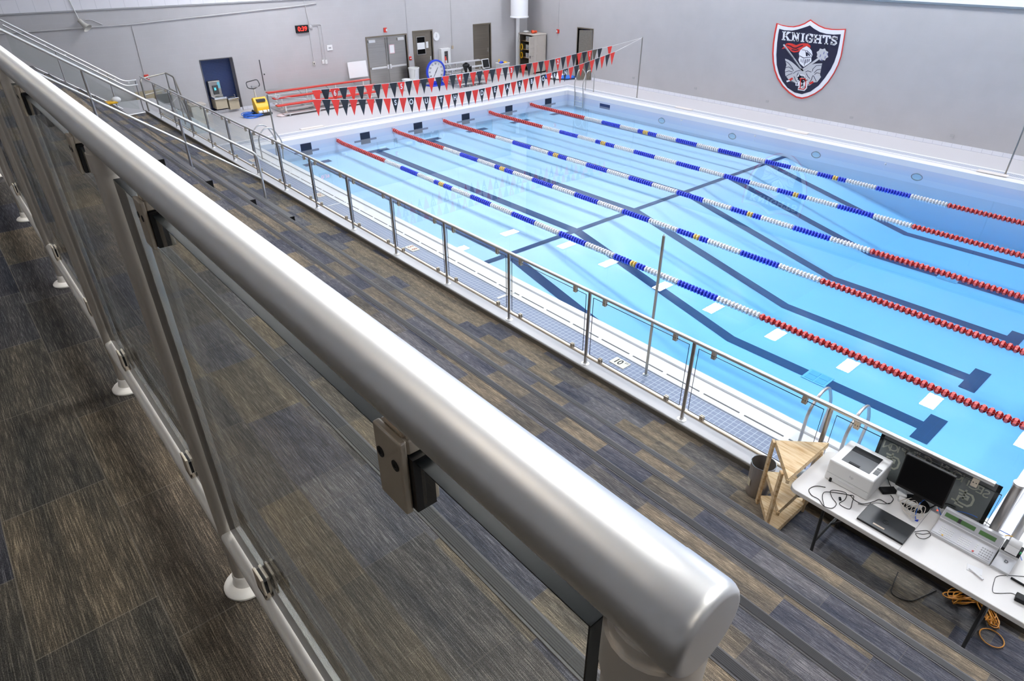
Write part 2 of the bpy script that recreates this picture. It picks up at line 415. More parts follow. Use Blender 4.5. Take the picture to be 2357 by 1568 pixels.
for j, x in enumerate(LN):
    b = B(); w = .15; e = .006
    yy = [-2.0, -12.3, -17.2, -21.25]
    for a, c in zip(yy, yy[1:]):
        if j in (1, 4) and c < -17.3:      # broken by the main drain
            for a2, c2 in ((a, -19.0), (-19.5, c)):
                b.poly([(x-w, a2, zf(a2)+e), (x+w, a2, zf(a2)+e), (x+w, c2, zf(c2)+e), (x-w, c2, zf(c2)+e)])
            continue
        b.poly([(x-w, a, zf(a)+e), (x+w, a, zf(a)+e), (x+w, c, zf(c)+e), (x-w, c, zf(c)+e)])
    for y in (-1.85, -21.4): b.poly([(x-.5, y-.15, zf(y)+e*1.5), (x+.5, y-.15, zf(y)+e*1.5), (x+.5, y+.15, zf(y)+e*1.5), (x-.5, y+.15, zf(y)+e*1.5)])
    struct(tag(b.obj('lane_line', M_lane), 'dark blue tile lane line on the pool floor, '+ORD[j], 'lane line', 'lane lines on the pool floor'))
    t = thing('wall_target', 'dark turning target on the far pool wall, '+ORD[j], 'lane marking', (x, PY1, -.06), 'turning targets on the far pool wall')
    b = B(); b.box((x-.20, PY1-.014, -.30), (x+.20, PY1-.001, .12)); b.obj('target_square', M_navy, t)
    b = B(); b.box((x-.47, PY1-.008, -.20), (x-.20, PY1-.001, -.13)); b.box((x+.20, PY1-.008, -.20), (x+.47, PY1-.001, -.13)); b.obj('cross_bar', M_lane, t)
b = B(); y = -12.2; b.poly([(PX0, y-.09, zf(y)+.01), (PX1, y-.09, zf(y)+.01), (PX1, y+.09, zf(y)+.01), (PX0, y+.09, zf(y)+.01)])
struct(tag(b.obj('cross_line', M_lane), 'dark line running across the pool floor where it starts to deepen', 'lane line'))
for x, wh in ((LN[1], 'near the spectator side'), (LN[4], 'near the crest wall')):
    t = thing('floor_drain', 'square blue grate on the pool floor, '+wh, 'drain', (x, -19.25, -1.5), 'main drains')
    b = B(); z = zf(-19)+.008; b.box((x-.22, -19.5, z), (x+.22, -19.0, z+.012)); b.obj('frame', mat('drain_frame', (.42,.66,.80), .5), t)
    b = B()
    for i in range(2):
        for k in range(2): b.box((x-.18+i*.19, -19.46+k*.22, z+.012), (x-.01+i*.19, -19.27+k*.22, z+.02))
    b.obj('grille', mat('drain_grille', (.30,.55,.72), .5), t)
for i, (px, py) in enumerate([(1524, 268), (1687, 304), (1880, 349), (2112, 402)]):
    q = P(px, py, 0, PX1-.01)
    t = thing('pool_light', ['farthest', 'second farthest', 'second nearest', 'nearest'][i]+' round light on the crest side pool wall', 'pool light', q, 'round lights in the pool wall')
    R = Matrix.Rotation(-PI/2, 3, 'Y')
    b = B(); b.tube([Vector((PX1-.012, q.y+.16*math.cos(a*PI/12), -.11+.10*math.sin(a*PI/12))) for a in range(24)], .012, 6, closed=True); b.obj('ring', M_trimgrey, t, True)
    b = B(); b.lathe([(.13, 0), (.10, .012)], (PX1, q.y, -.11), 20, R); b.obj('lens', mat('lens_blue', (.40,.60,.72), .2), t)
b = B(); b.box((PX1-.008, -3.75, -.14), (PX1-.001, -3.15, .06)); tag(b.obj('wall_inlet', M_lane), 'grey slotted plate on the crest side pool wall', 'plate')
for i, y in enumerate([-1.9, -7.6, -10.9, -15.6]):
    b = B(); b.lathe([(.035, 0), (.035, .01), (.02, .03), (.02, .05)], (PX1, y, .08), 12, Matrix.Rotation(-PI/2, 3, 'Y')); tag(b.obj('anchor_cup', M_white_pl, smooth=True), 'small white anchor cup on the crest side pool wall, '+['farthest', 'second farthest', 'second nearest', 'nearest'][i], 'anchor', 'white anchor cups')
# ------------------------------------------------------------------ lane ropes
def float_mesh(name, pitch, m, m2):
    b = B(); r = .068; L = pitch*.96; n = 8
    b.tube([(0, -L/2, 0), (0, L/2, 0)], .024, 8)
    nf0 = len(b.bm.faces)
    h = L*.20; o_, i_ = [], []        # outer rim joined to the hub by tapering vanes
    for k in range(16):
        a = 2*PI*k/16; rr = r*(1+.06*math.cos(a*8))
        o_.append((rr*math.cos(a), rr*math.sin(a))); i_.append((rr*.78*math.cos(a), rr*.78*math.sin(a)))
    for k in range(16):
        k2 = (k+1) % 16; q = [o_[k], o_[k2], i_[k2], i_[k]]
        b.poly([(q[0][0], -h, q[0][1]), (q[1][0], -h, q[1][1]), (q[1][0], h, q[1][1]), (q[0][0], h, q[0][1])])
        b.poly([(q[3][0], -h, q[3][1]), (q[2][0], -h, q[2][1]), (q[2][0], h, q[2][1]), (q[3][0], h, q[3][1])])
        for yy in (-h, h): b.poly([(p_[0], yy, p_[1]) for p_ in q])
    nf1 = len(b.bm.faces)
    for k in range(n):
        a = 2*PI*k/n+.2; u = Vector((math.cos(a), 0, math.sin(a))); v = Vector((-math.sin(a), 0, math.cos(a)))
        t = .004
        pts = [u*.02+Vector((0, -L*.5, 0)), u*r*.62+Vector((0, -L*.46, 0)), u*r*.93+Vector((0, -L*.20, 0)), u*r*.93+Vector((0, L*.20, 0)), u*r*.62+Vector((0, L*.46, 0)), u*.02+Vector((0, L*.5, 0))]
        b.prism([p-v*t for p in pts], v*2*t)
    b.bm.faces.ensure_lookup_table()
    for f in b.bm.faces[nf0:nf1]: f.material_index = 1
    o = b.obj(name, m); o.data.materials.append(m2); COL.objects.unlink(o); me = o.data; bpy.data.objects.remove(o); return me
U1, U2 = .9, .9655
M_fr = mat('red_float', (.50,.025,.02), .4); M_fw = mat('white_float', (.80,.78,.79), .4); M_fb = mat('blue_float', (.02,.04,.58), .35); M_fy = mat('yellow_float', (.78,.50,.10), .4)
M_fr2 = mat('red_float_rim', (.76,.13,.12), .4); M_fw2 = mat('white_float_rim', (.86,.84,.85), .4); M_fb2 = mat('blue_float_rim', (.07,.10,.74), .35); M_fy2 = mat('yellow_float_rim', (.85,.60,.20), .4)
fm = {}
for k, mt, m2, p in (('r', M_fr, M_fr2, .108), ('w', M_fw, M_fw2, U1/11), ('b', M_fb, M_fb2, U1/11), ('y', M_fy, M_fy2, U1/11)): fm[k] = float_mesh('float', p, mt, m2)
yred0, yred1 = -(11.43+(7-12.5)*U1-2*U2), -(11.43+5.5*U1+2*U2)     # far and near ends of the middle part
seq = 'wbwywbwbwbwywbw'
ROPEN = ['nearest the spectator rail', 'second from the spectator rail', 'middle of the five', 'second from the crest wall', 'nearest the crest wall']
for j in range(1, 6):
    x = LS*j
    t = thing('lane_rope', 'lane rope of red, white and blue floats, '+ROPEN[j-1], 'lane rope', (x, PY1, 0), 'lane ropes')
    b = B(); b.tube([(x, PY1, .09), (x, PY1-.25, .03), (x, PY1-.5, .012), (x, -22.5, .012), (x, PY0+.02, .06)], .009, 6); b.obj('cable', M_red, t, True)
    b = B(); b.lathe([(.03, 0), (.03, .02), (.015, .05)], (x, PY1, .09), 10, Matrix.Rotation(PI/2, 3, 'X')); b.obj('wall_hook', M_chrome, t, True)
    fl = []
    y = yred0
    k = 0
    while y+.108*(k+.5) < PY1-.12: fl.append((y+.108*(k+.5), 'r')); k += 1
    y = yred0
    for i, c in enumerate(seq):
        L = U2 if i in (0, 1, 13, 14) else U1; nn = 12 if L == U2 else 11; p = L/nn
        for q in range(nn):
            cc = c
            if c == 'y': 
                if i == 3: cc = 'y' if q in (3, 4, 5) else 'b'
                else: cc = 'y' if q in (6, 7) else 'b'
            fl.append((y-p*(q+.5), cc))
        y -= L
    k = 0
    while y-.108*(k+.5) > -22.78: fl.append((y-.108*(k+.5), 'r')); k += 1
    fl.sort()
    for i, (yy, c) in enumerate(fl[:100]):
        o = bpy.data.objects.new('float', fm[c]); COL.objects.link(o); adopt(o, t)
        o.matrix_basis = Matrix.Translation((x, yy, .012)) @ Matrix.Rotation(random.random()*.7, 4, 'Y')
        o['label'] = {'r': 'red float', 'w': 'white float', 'b': 'blue float', 'y': 'yellow float'}[c]
    rest = bmesh.new(); mats = ['r', 'w', 'b', 'y']
    for yy, c in fl[100:]:
        n0 = len(rest.verts); f0 = len(rest.faces)
        rest.from_mesh(fm[c]); rest.verts.ensure_lookup_table(); rest.faces.ensure_lookup_table()
        a = random.random(); cs, sn = math.cos(a), math.sin(a)
        zz = .012 + (0 if yy < PY1-.5 else .04*(yy-PY1+.5)/.5)
        for v_ in rest.verts[n0:]: v_.co = Vector((v_.co.x*cs+v_.co.z*sn+x, v_.co.y+yy, -v_.co.x*sn+v_.co.z*cs+zz))
        for f in rest.faces[f0:]: f.material_index = 2*mats.index(c)+f.material_index
    me = bpy.data.meshes.new('distant_floats'); rest.to_mesh(me); rest.free()
    for mm in (M_fr, M_fr2, M_fw, M_fw2, M_fb, M_fb2, M_fy, M_fy2): me.materials.append(mm)
    o = bpy.data.objects.new('distant_floats', me); COL.objects.link(o); adopt(o, t); o['kind'] = 'stuff'; o['label'] = 'farther floats in red, white, blue and yellow'
# ------------------------------------------------------------------ flag poles and flag lines
YF = -4.5
def pole(base, h, label, r=.022):
    t = thing('flag_pole', label, 'pole', base, 'stanchions for the flag lines')
    b = B(); b.tube([base, (base[0], base[1], base[2]+h)], r, 12); b.obj('pole', M_chromed, t, True)
    b = B(); b.tube([(base[0], base[1], base[2]+h), (base[0], base[1], base[2]+h+.03)], .006, 6); b.obj('pin', M_chrome, t, True)
    b = B(); b.lathe([(.05, 0), (.05, .008), (.03, .02)], base, 16); b.obj('socket', M_chrome, t, True)
    return t
M_chromed = mat('weathered_steel', (.36,.34,.30), .32, 1)
pole((15.48, -4.25, ZD), 2.46, 'steel pole on the crest side where the flag lines end')
pole((-1.22, -4.72, ZD), 2.28, 'steel pole on the spectator side where the flag lines start')
pole((-1.20, -18.38, ZD), 2.36, 'bare steel pole standing behind the spectator glass rail')
pole((15.05, -18.67, ZD), 2.4, 'bare steel pole at the right on the crest side deck')
def flag_line(name_lbl, z_of, y_of, cols, marks, xs0, pitch, dropz, w, h):
    t = thing('flag_line', name_lbl, 'pennant line', (-1.2, YF, 2.5))
    a, c = Vector((-1.22, -4.72, 2.56)), Vector((15.48, -4.25, 2.74))
    pts = [a]+[Vector((x, y_of(x), z_of(x))) for x in [xs0+i*.6 for i in range(int(13.2/.6)+1)]]+[c]
    b = B(); b.tube(pts, .006, 5); b.obj('string', M_string, t, True)
    for i, cc in enumerate(cols):
        if cc == ' ': continue
        x = xs0+pitch*i; z0, z1 = z_of(x), z_of(x+pitch); y = y_of(x+pitch/2)
        b = B(); tw = random.uniform(-.03, .03); tipx = random.uniform(-.012, .012)
        A = Vector((x+.008, y, z0)); D = Vector((x+w-.002, y, z1)); T = Vector((x+w/2+tipx, y+tw, (z0+z1)/2-h))
        hem = Vector((0, 0, -.035))
        b.prism([A, D, D.lerp(T, .5)+Vector((0, tw*.3, 0)), T, A.lerp(T, .5)+Vector((0, tw*.3, 0))], (0, .003, 0))
        o = b.obj('pennant', {'r': M_flagr, 'b': M_flagb, 'o': M_flago}[cc], t, label={'r': 'red pennant', 'b': 'black pennant', 'o': 'dark olive pennant'}[cc])
        if i in marks:
            text('lettering', marks[i], .22, (x+w/2, y-.008+tw*.3, (z0+z1)/2-h*.30), (1, 0, 0), (0, 0, 1), M_shw, o, bold=.006, th=.002, sx=.8, label='white '+('number ' if marks[i].isdigit() else 'letter ')+marks[i])
    return t
def zpoly(y, px):
    K = [(P(a, c_, 1, y).x, P(a, c_, 1, y).z) for a, c_ in px]
    def f(x):
        if x <= K[0][0]: return K[0][1]+(K[1][1]-K[0][1])/(K[1][0]-K[0][0])*(x-K[0][0])
        for (x0, z0), (x1, z1) in zip(K, K[1:]):
            if x <= x1: return z0+(z1-z0)*(x-x0)/(x1-x0)
        return K[-1][1]+(K[-1][1]-K[-2][1])/(K[-1][0]-K[-2][0])*(x-K[-1][0])
    return f
flag_line('upper pennant line, red and black flags numbered 6 down to 1', zpoly(-4.55, [(718,208),(913,190),(1041,173),(1163,155),(1271,137),(1345,119),(1397,108)]), lambda x: -4.55, 'rb'*20+'r'+'ob r'[0:4], {2: '6', 10: '5', 18: '4', 26: '3', 34: '2', 40: '1'}, .17, .2905, 0, .285, .47)
letters = {9: 'S', 11: 'O', 13: 'U', 15: 'T', 17: 'H', 21: 'D', 23: 'E', 25: 'A', 27: 'R', 29: 'B', 31: 'O', 33: 'R', 35: 'N'}
flag_line('lower pennant line, red and black flags spelling SOUTH DEARBORN', zpoly(-4.75, [(722,229),(820,229),(905,226),(1009,221),(1100,206),(1184,188),(1290,162),(1340,147),(1410,121)]), lambda x: -4.75, 'rb'*22+'r', letters, .05, .2925, 0, .287, .48)
b = B()
q = Vector((-1.05, -4.7, 2.52)); pts = []
for i in range(40): a = i*1.9; pts.append(q+Vector((.11+.09*math.cos(a)*(1+.2*math.sin(i)), .02*math.sin(i*2.1), -.02+.06*math.sin(a))))
b.tube(pts, .006, 5); tag(b.obj('knotted_cord', M_string, smooth=True), 'tangle of white cord tied beside the spectator side flag pole top', 'cord')
# ------------------------------------------------------------------ spectator stand
ZW = 1.34; E1, TR, RI = -4.06, .67, .50
EDGE = [E1-TR*i for i in range(6)]+[-8.03]
YS0, YS1 = -28.0, 1.4
o = B(); o.box((EDGE[0]-.3, YS0, ZD), (-3.04, YS1, ZW)); struct(o.obj('walkway_floor', M_carpet2))
M_curb = mat('grey_curb_paint', (.50,.50,.52), .4); M_curbin = mat('curb_inner_base', (.115,.10,.08), .6)
o = B(); o.box((-3.04, -23.35, ZD-.02), (-2.85, 1.6, 1.42)); struct(o.obj('walkway_curb', M_curb, bevel=.012))
o = B(); o.box((-3.052, -28, ZW-.01), (-3.041, 1.6, 1.405)); struct(o.obj('trim_4', M_curbin))
for i in range(7):
    z = ZW+RI*(i+1); x1 = EDGE[i]; x0 = EDGE[i+1]-.05 if i < 6 else -12.5
    b = B(); b.box((x0, YS0, z-RI-.2 if i < 6 else z-.7), (x1, YS1, z)); struct(b.obj('bleacher_tier' if i < 6 else 'floor_landing', M_carpet if i < 6 else M_carpet3))
    wide = 1 if i < 6 else .5
    b = B(); b.box((x1-.064*wide, YS0, z-.04), (x1+.004, YS1, z+.004)); struct(b.obj('stair_nosing', M_trimgrey, bevel=.003))
    if i < 6: b = B(); b.box((x1-.053, YS0, z), (x1-.007, YS1, z+.007)); struct(b.obj('nosing_tread', M_nose))
for (ya, yb, rng) in ((-11.5, -8.0, range(6)), (-.7, 1.35, range(1, 6))):
    for i in rng:
        x = EDGE[i]; z = ZW+RI*i
        t = struct(tag(bpy.data.objects.new('aisle_step', None), 'carpeted half step with black end, %s of the bleacher, %s aisle' % (['bottom tier', 'second tier', 'third tier', 'fourth tier', 'fifth tier', 'top tier'][i], 'near' if ya < -5 else 'far'), 'step', 'half steps in the bleacher aisles')); COL.objects.link(t); t.location = (x, ya, z)
        b = B(); b.box((x-.02, ya+.03, z-.02), (x+.33, yb, z+.25)); b.obj('tread', M_carpet, t)
        b = B(); b.box((x-.01, ya, z), (x+.34, ya+.028, z+.262)); b.obj('end_plate', M_black, t)
        b = B(); b.box((x+.25, ya+.03, z+.22), (x+.342, yb, z+.254)); b.obj('nosing', M_trimgrey, t)
# landing guardrail in the foreground ------------------------------------------------
RX, RZ, RR = -8.136, 5.8976, .0242; ZL = 4.84
t = thing('landing_guardrail', 'satin metal guardrail with glass panels running along the upper landing in the foreground', 'railing', (RX, -22.2, ZL))
posts = [-23.284]+[-22.2+1.06*i for i in range(23)]
b = B(); b.tube([(RX, -23.300, RZ), (RX, 1.25, RZ)], RR, 40); b.obj('top_rail', M_alu, t, True)
b = B(); R = Matrix.Rotation(PI/2, 3, 'X')
b.lathe([(RR+.0003, -.018), (RR+.0003, .004), (RR-.0002, .0065), (RR-.0012, .0085), (RR-.0026, .0096), (RR-.0044, .0100)], (RX, -23.300, RZ), 40, R); ec = b.obj('end_cap', M_alu, t, True)
b = B(); b.tube([Vector((RX+(RR+.0001)*math.cos(a*PI/20), -23.290, RZ+(RR+.0001)*math.sin(a*PI/20))) for a in range(40)], .00022, 6, closed=True); b.obj('seam', M_grey, ec)
M_bot = mat('glare_satin_rail', (.94,.91,.85), .35, .1)  # glare on bottom rail and flanges put into a paler base colour
for k, y in enumerate(posts):
    b = B(); b.tube([(RX, y, ZL), (RX, y, RZ-.012)], .0235, 24); 
    po = b.obj('post', M_alud, t, True)
    b = B(); b.lathe([(.052, .001), (.052, .006), (.047, .012), (.030, .018), (.0265, .03), (.0265, .042), (.024, .046)], (RX, y, ZL), 28); b.obj('base_flange', M_bot, po, True)
    b = B(); b.lathe([(.0255, 0), (.0255, .030)], (RX, y, RZ-.052), 24); b.obj('saddle', M_alud, po, True)
for k, (y0, y1) in enumerate(zip(posts, posts[1:])):
    b = B(); b.tube([(RX, y0+.012, 5.02), (RX, y1-.012, 5.02)], .0235, 20); b.obj('bottom_rail', M_bot, t, True)
    g0, g1, zb, zt = y0+.035, y1-.04, 5.062, 5.841; th = .0055
    b = B(); b.box((RX-th, g0, zb), (RX+th, g1, zt)); gp = b.obj('glass_panel', M_glass, t)
    b = B(); e_ = .0012
    for (a, c) in (((g0, zt-e_), (g1, zt)), ((g0, zb), (g1, zb+e_)), ((g0, zb), (g0+e_, zt)), ((g1-e_, zb), (g1, zt))):
        b.box((RX-th*.98, a[0], a[1]), (RX+th*.98, c[0], c[1]))
    b.obj('panel_edge', M_edge, gp)
    for yc in (y0+.224, y1-.225):
        c = B()
        for s_ in (-1, 1): c.box((RX+s_*.0085-(.0065 if s_ < 0 else 0), yc-.018, 5.792), (RX+s_*.0085+(.0065 if s_ > 0 else 0), yc+.018, 5.860))
        c.box((RX-.0086, yc-.018, 5.846), (RX+.0086, yc+.018, 5.8595)); c.box((RX-.009, yc-.012, 5.855), (RX+.009, yc+.012, 5.885))
        cl = c.obj('clamp', M_clamp, t, bevel=.0018)
        c = B()
        for dy in (-.010, .010): c.lathe([(.0046, 0), (.0046, .0006), (.0020, .0006), (.0020, .0002)], (RX-.0151, yc+dy, 5.836), 14, Matrix.Rotation(-PI/2, 3, 'Y'))
        c.obj('screws', M_black, cl, True)
        c = B(); c.box((RX-.0084, yc-.023, 5.795), (RX+.0084, yc+.023, 5.845)); c.obj('gasket', M_rubber, cl)
        c = B()
        for s_ in (-1, 1): c.box((RX+s_*.0085-(.006 if s_ < 0 else 0), yc-.021, 5.044), (RX+s_*.0085+(.006 if s_ > 0 else 0), yc+.021, 5.098))
        c.box((RX-.0145, yc-.021, 5.040), (RX+.0145, yc+.021, 5.056)); c2 = c.obj('bottom_clamp', M_clamp, t, bevel=.0018)
        c = B(); c.box((RX-.0084, yc-.020, 5.056), (RX+.0084, yc+.020, 5.090)); c.obj('gasket', M_rubber, c2)
# walkway guardrail -------------------------------------------------------------------
GX, GT, GB = -2.965, 2.49, 1.42
t = thing('walkway_guardrail', 'long metal guardrail with glass panels between the bleacher walkway and the pool', 'railing', (GX, -15.5, GB))
gp_y = [-20.2+1.55*i for i in range(14)]
b = B(); b.tube([(GX, -23.05, GT), (GX, 1.3, GT)], .024, 16); b.obj('top_rail', M_alu, t, True)
gy = [-23.18, -21.72]+gp_y
M_gp = mat('post_metal', (.50,.48,.46), .35, 1)
for k, y in enumerate(gy):
    if k == 0:
        b = B(); b.tube([(GX, y, GB), (GX, y, 2.58)], .036, 18); po = b.obj('end_post', M_gp, t, True)
        b = B(); b.lathe([(.042, 0), (.042, .02)], (GX, y, 2.58), 18); b.obj('cap', M_alu, po, True)
        continue
    b = B(); b.tube([(GX, y, GB), (GX, y, GT-.01)], .022, 14); po = b.obj('post', M_gp, t, True)
    b = B(); b.lathe([(.055, 0), (.055, .006), (.03, .016), (.025, .03)], (GX, y, GB), 18); b.obj('base_flange', M_alu, po, True)
for y0, y1 in zip(gy, gy[1:]):
    b = B(); b.tube([(GX, y0, GB+.125), (GX, y1, GB+.125)], .017, 10); b.obj('bottom_rail', M_clamp, t, True)
    g0, g1, zb, zt = y0+.06, y1-.06, GB+.17, GT-.065
    b = B(); b.box((GX-.005, g0, zb), (GX+.005, g1, zt)); gp = b.obj('glass_panel', M_glass, t)
    b = B(); e_ = .003
    for (a, c) in (((g0, zt-e_), (g1, zt)), ((g0, zb), (g1, zb+e_)), ((g0, zb), (g0+e_, zt)), ((g1-e_, zb), (g1, zt))): b.box((GX-.0048, a[0], a[1]), (GX+.0048, c[0], c[1]))
    b.obj('panel_edge', M_edge, gp)
    for yc in (y0+.25, y1-.25):
        for nm, z0_, z1_ in (('clamp', zt-.035, GT-.018), ('bottom_clamp', GB+.137, zb+.03)):
            c = B(); c.box((GX-.019, yc-.024, z0_), (GX-.0055, yc+.024, z1_)); c.box((GX+.0055, yc-.024, z0_), (GX+.019, yc+.024, z1_)); cl = c.obj(nm, M_clamp, t)
            c = B()
            for dy in (-.011, .011): c.lathe([(.005, 0), (.005, .001)], (GX-.019, yc+dy, (z0_+z1_)/2), 8, Matrix.Rotation(-PI/2, 3, 'Y'))
            c.obj('screws', M_black, cl)
t = thing('stairway_handrail', 'metal rail end at the right edge beyond the glass rail end post', 'railing', (-2.97, -23.6, 1.34))
b = B(); b.tube(round_path([(-3.0, -24.6, 2.60), (-2.97, -23.32, 2.60), (-2.97, -23.32, 1.34)], .06), .03, 14); b.obj('rail', M_alu, t, True)
# aisle handrail
YA = -9.6
def hz(x): return 3.29+.746*(-4.84-x)
t = thing('aisle_handrail', 'sloping metal handrail with two pipes climbing the bleacher aisle', 'railing', (-3.54, YA, ZW))
b = B(); b.tube(round_path([(-3.54, YA, ZW), (-3.54, YA, hz(-3.62)), (-7.75, YA, hz(-7.75))], .12), .026, 14); b.obj('top_rail', M_alu, t, True)
b = B(); b.tube([(-3.54, YA, hz(-3.54)-.46), (-7.7, YA, hz(-7.7)-.46)], .024, 12); b.obj('middle_rail', M_alu, t, True)
for x, zb in ((-4.86, 2.34), (-6.2, 3.34), (-7.5, 4.34)):
    b = B(); b.tube([(x, YA, zb), (x, YA, hz(x))], .024, 12); po = b.obj('post', M_gp, t, True)
    b = B(); b.lathe([(.05, 0), (.05, .006), (.03, .014)], (x, YA, zb), 14); b.obj('base_flange', M_chrome, po, True)
# guardrail across the far end of the bleacher
YG = 1.3
def pg(px, py): q = P(px, py, 1, YG); return (q.x, YG, q.z)
t = thing('bleacher_end_guardrail', 'double pipe guardrail with glass closing the far end of the bleacher', 'railing', (-3.4, YG, ZW))
a = pg(313, 184); c = pg(285, 188); d = pg(0, 45)
b = B(); b.tube(round_path([a, c, d], .15), .026, 12); b.obj('top_rail', M_alu, t, True)
b = B(); b.tube(round_path([(a[0], YG-.09, a[2]-.13), (c[0], YG-.09, c[2]-.13), (d[0], YG-.09, d[2]-.13)], .15), .022, 12); b.obj('hand_rail', M_alu, t, True)
s1 = pg(283, 251); s2 = pg(74, 153)
b = B(); b.tube([s1, s2], .018, 10); b.tube([pg(335, 258), pg(293, 266)], .03, 8); b.obj('bottom_rail', M_alu, t, True)
b = B(); b.prism([pg(306, 190), pg(283, 193), (d[0], YG, d[2]-.15), (d[0], YG, d[2]-.9), pg(283, 247), pg(322, 252)], (0, .008, 0)); b.obj('glass_panel', M_glass, t)
for p0, p1 in ((pg(247, 170), pg(268, 246)), (pg(125, 112), pg(152, 188)), (pg(311, 185), pg(327, 254))):
    b = B(); b.tube([(p0[0], YG, p0[2]), (p0[0], YG, p1[2])], .018, 8); b.obj('post', M_gp, t, True)
for px, py in ((103, 104), (150, 127), (224, 163), (265, 183), (296, 190)):
    q = pg(px, py); b = B(); b.bc((q[0], YG-.012, q[2]), (.05, .02, .05)); b.obj('clip', M_white_pl, t)
# far stair and its pipe rail --------------------------------------------------------
o = B(); o.box((-3.9, 1.4, ZD-.01), (-2.1, 4.2, 1.30)); struct(o.obj('stair_platform', M_curb))
st = thing('deck_stair', 'pale stair from the walkway down to the far corner of the pool deck', 'stairs', (-1.9, 3, ZD))
b = B()
for i in range(5): b.box((-2.1+.25*i, 2.0, ZD), (-1.85+.25*i, 3.25, 1.30-.20*(i+1)+.06))
b.obj('steps', mat('pale_step', (.55,.62,.68), .5), st)
t = thing('stair_pipe_rail', 'bent steel pipe rail around the far stair platform', 'railing', (-2.9, 1.5, 1.34))
def pz(px, py, z): q = P(px, py, 2, z); return (q.x, q.y, z)
a0 = pz(322, 182, 2.42); a1 = pz(381, 168, 2.42); a2 = pz(399, 177, 2.42); e = P(444, 292, 1, 2.0)
A0 = (-2.95, 1.55, 1.40)
b = B(); b.tube(round_path([(a0[0], a0[1], 1.40), a0, a1, a2, (e.x, e.y, max(.9, e.z))], .12), .026, 12); b.obj('top_rail', M_chromed, t, True)
m0 = (a0[0], a0[1], 1.92); m1 = (a1[0], a1[1], 1.92); m2 = (a2[0], a2[1], 1.92)
b = B(); b.tube(round_path([m0, m1, m2, (e.x, e.y, max(.5, e.z-.45))], .08), .02, 10); b.obj('middle_rail', M_chromed, t, True)
for q in (a1, a2): 
    b = B(); b.tube([q, (q[0], q[1], .9)], .022, 10); b.obj('post', M_chromed, t, True)
b = B(); b.tube([(e.x, e.y, max(.9, e.z)), (e.x, e.y, ZD)], .022, 10); b.obj('post', M_chromed, t, True)
# chair, board, bin and bundle around the far stair ------------------------------------
q = P(398, 285, 2, ZD)
t = thing('stacking_chair', 'black chair seen through the glass by the far stair', 'chair', q)
b = B(); b.box((q.x-.28, q.y-.28, .80), (q.x+.28, q.y+.28, .85)); b.obj('seat', M_dkgrey, t, bevel=.02)
b = B(); b.box((q.x-.28, q.y+.26, 1.0), (q.x+.28, q.y+.30, 1.35)); b.obj('backrest', M_dkgrey, t, bevel=.02)
for sx in (-1, 1):
    for sy in (-1, 1):
        b = B(); b.tube([(q.x+sx*.25, q.y+sy*.26, ZD), (q.x+sx*.24, q.y+sy*.24, .81 if sy < 0 else 1.1)], .014, 8); b.obj('leg', M_gp, t, True)
q = P(362, 246, 1, 4.3); b = B(); b.box((q.x-.55, 4.55, q.z-.45), (q.x+.35, 4.60, q.z+.55)); tag(b.obj('wall_board', mat('tan_board', (.42,.36,.24), .7)), 'tan board standing against the wall behind the far stair', 'board')
q = P(465, 287, 2, ZD)
t = thing('storage_bin', 'beige upright bin by the end wall left of the drinking fountains', 'bin', q)
b = B(); b.box((q.x-.25, q.y, ZD), (q.x+.30, q.y+.45, .98)); b.obj('body', M_offw, t, bevel=.03)
b = B(); b.box((q.x-.27, q.y-.02, .98), (q.x+.32, q.y+.47, 1.03)); b.obj('lid', M_beige, t, bevel=.01)
q = P(270, 250, 2, ZW+RI); 
t = thing('mat_bundle', 'yellow folded sign with a white bag by the bleacher end glass', 'bundle', (q.x, q.y, ZW+RI))
b = B(); b.box((-.35, -.14, 0), (.30, .14, .07), Matrix.Rotation(.25, 3, 'Z'), (q.x-.1, 1.0, ZW+RI+.005)); b.obj('folded_sign', M_yellow, t, bevel=.02)
b = B(); b.ball((q.x+.20, 1.02, ZW+RI+.10), .13, (1.1, .8, .75), 12); b.obj('bag', M_white_pl, t, True)
# ------------------------------------------------------------------ end wall fittings
def pw(px, py, y=YE): return P(px, py, 1, y)
def conduit(lbl, pts, r=.012, mt=None):
    b = B(); b.tube(round_path(pts, .08), r, 8); return tag(b.obj('conduit', mt or M_block_c, smooth=True), lbl, 'conduit')
M_block_c = mat('painted_conduit', (.50,.49,.50), .5)
conduit('long painted conduit running across the end wall below the white band', [(-12, YE-.03, 3.62), (-2.0, YE-.03, 3.70), (4.3, YE-.03, 3.97), (5.2, YE-.03, 4.03)], .028)
a = pw(302, 57); c = pw(331, 170); conduit('thin conduit dropping to the red alarm by the far stair', [(a.x, YE-.02, a.z), (c.x, YE-.02, c.z)], .01)
a = pw(187, 52)
t = thing('horn_speaker', 'beige horn loudspeaker high on the end wall', 'loudspeaker', (a.x, YE-.1, a.z))
R = Matrix.Rotation(-.55, 3, 'Y') @ Matrix.Rotation(PI*.82, 3, 'X')
b = B(); b.lathe([(.05, -.16), (.07, -.14), (.075, .0), (.10, .10), (.15, .19), (.155, .20), (.13, .18), (.06, .02)], (a.x, YE-.22, a.z-.02), 20, R); b.obj('horn', M_offw, t, True)
b = B(); b.tube([(a.x-.02, YE-.01, a.z+.08), (a.x-.02, YE-.2, a.z+.05)], .03, 8); b.obj('bracket', M_offw, t)
conduit('white conduit from the white band down to the horn loudspeaker', [(a.x-.30, YE-.05, 5.4), (a.x-.05, YE-.05, a.z+.12)], .016, M_white_pl)
conduit('bent conduit stub right of the horn loudspeaker', [(a.x+.12, YE-.06, a.z+.08), (a.x+.30, YE-.06, a.z+.08), (a.x+.62, YE-.03, a.z-.10)], .018)
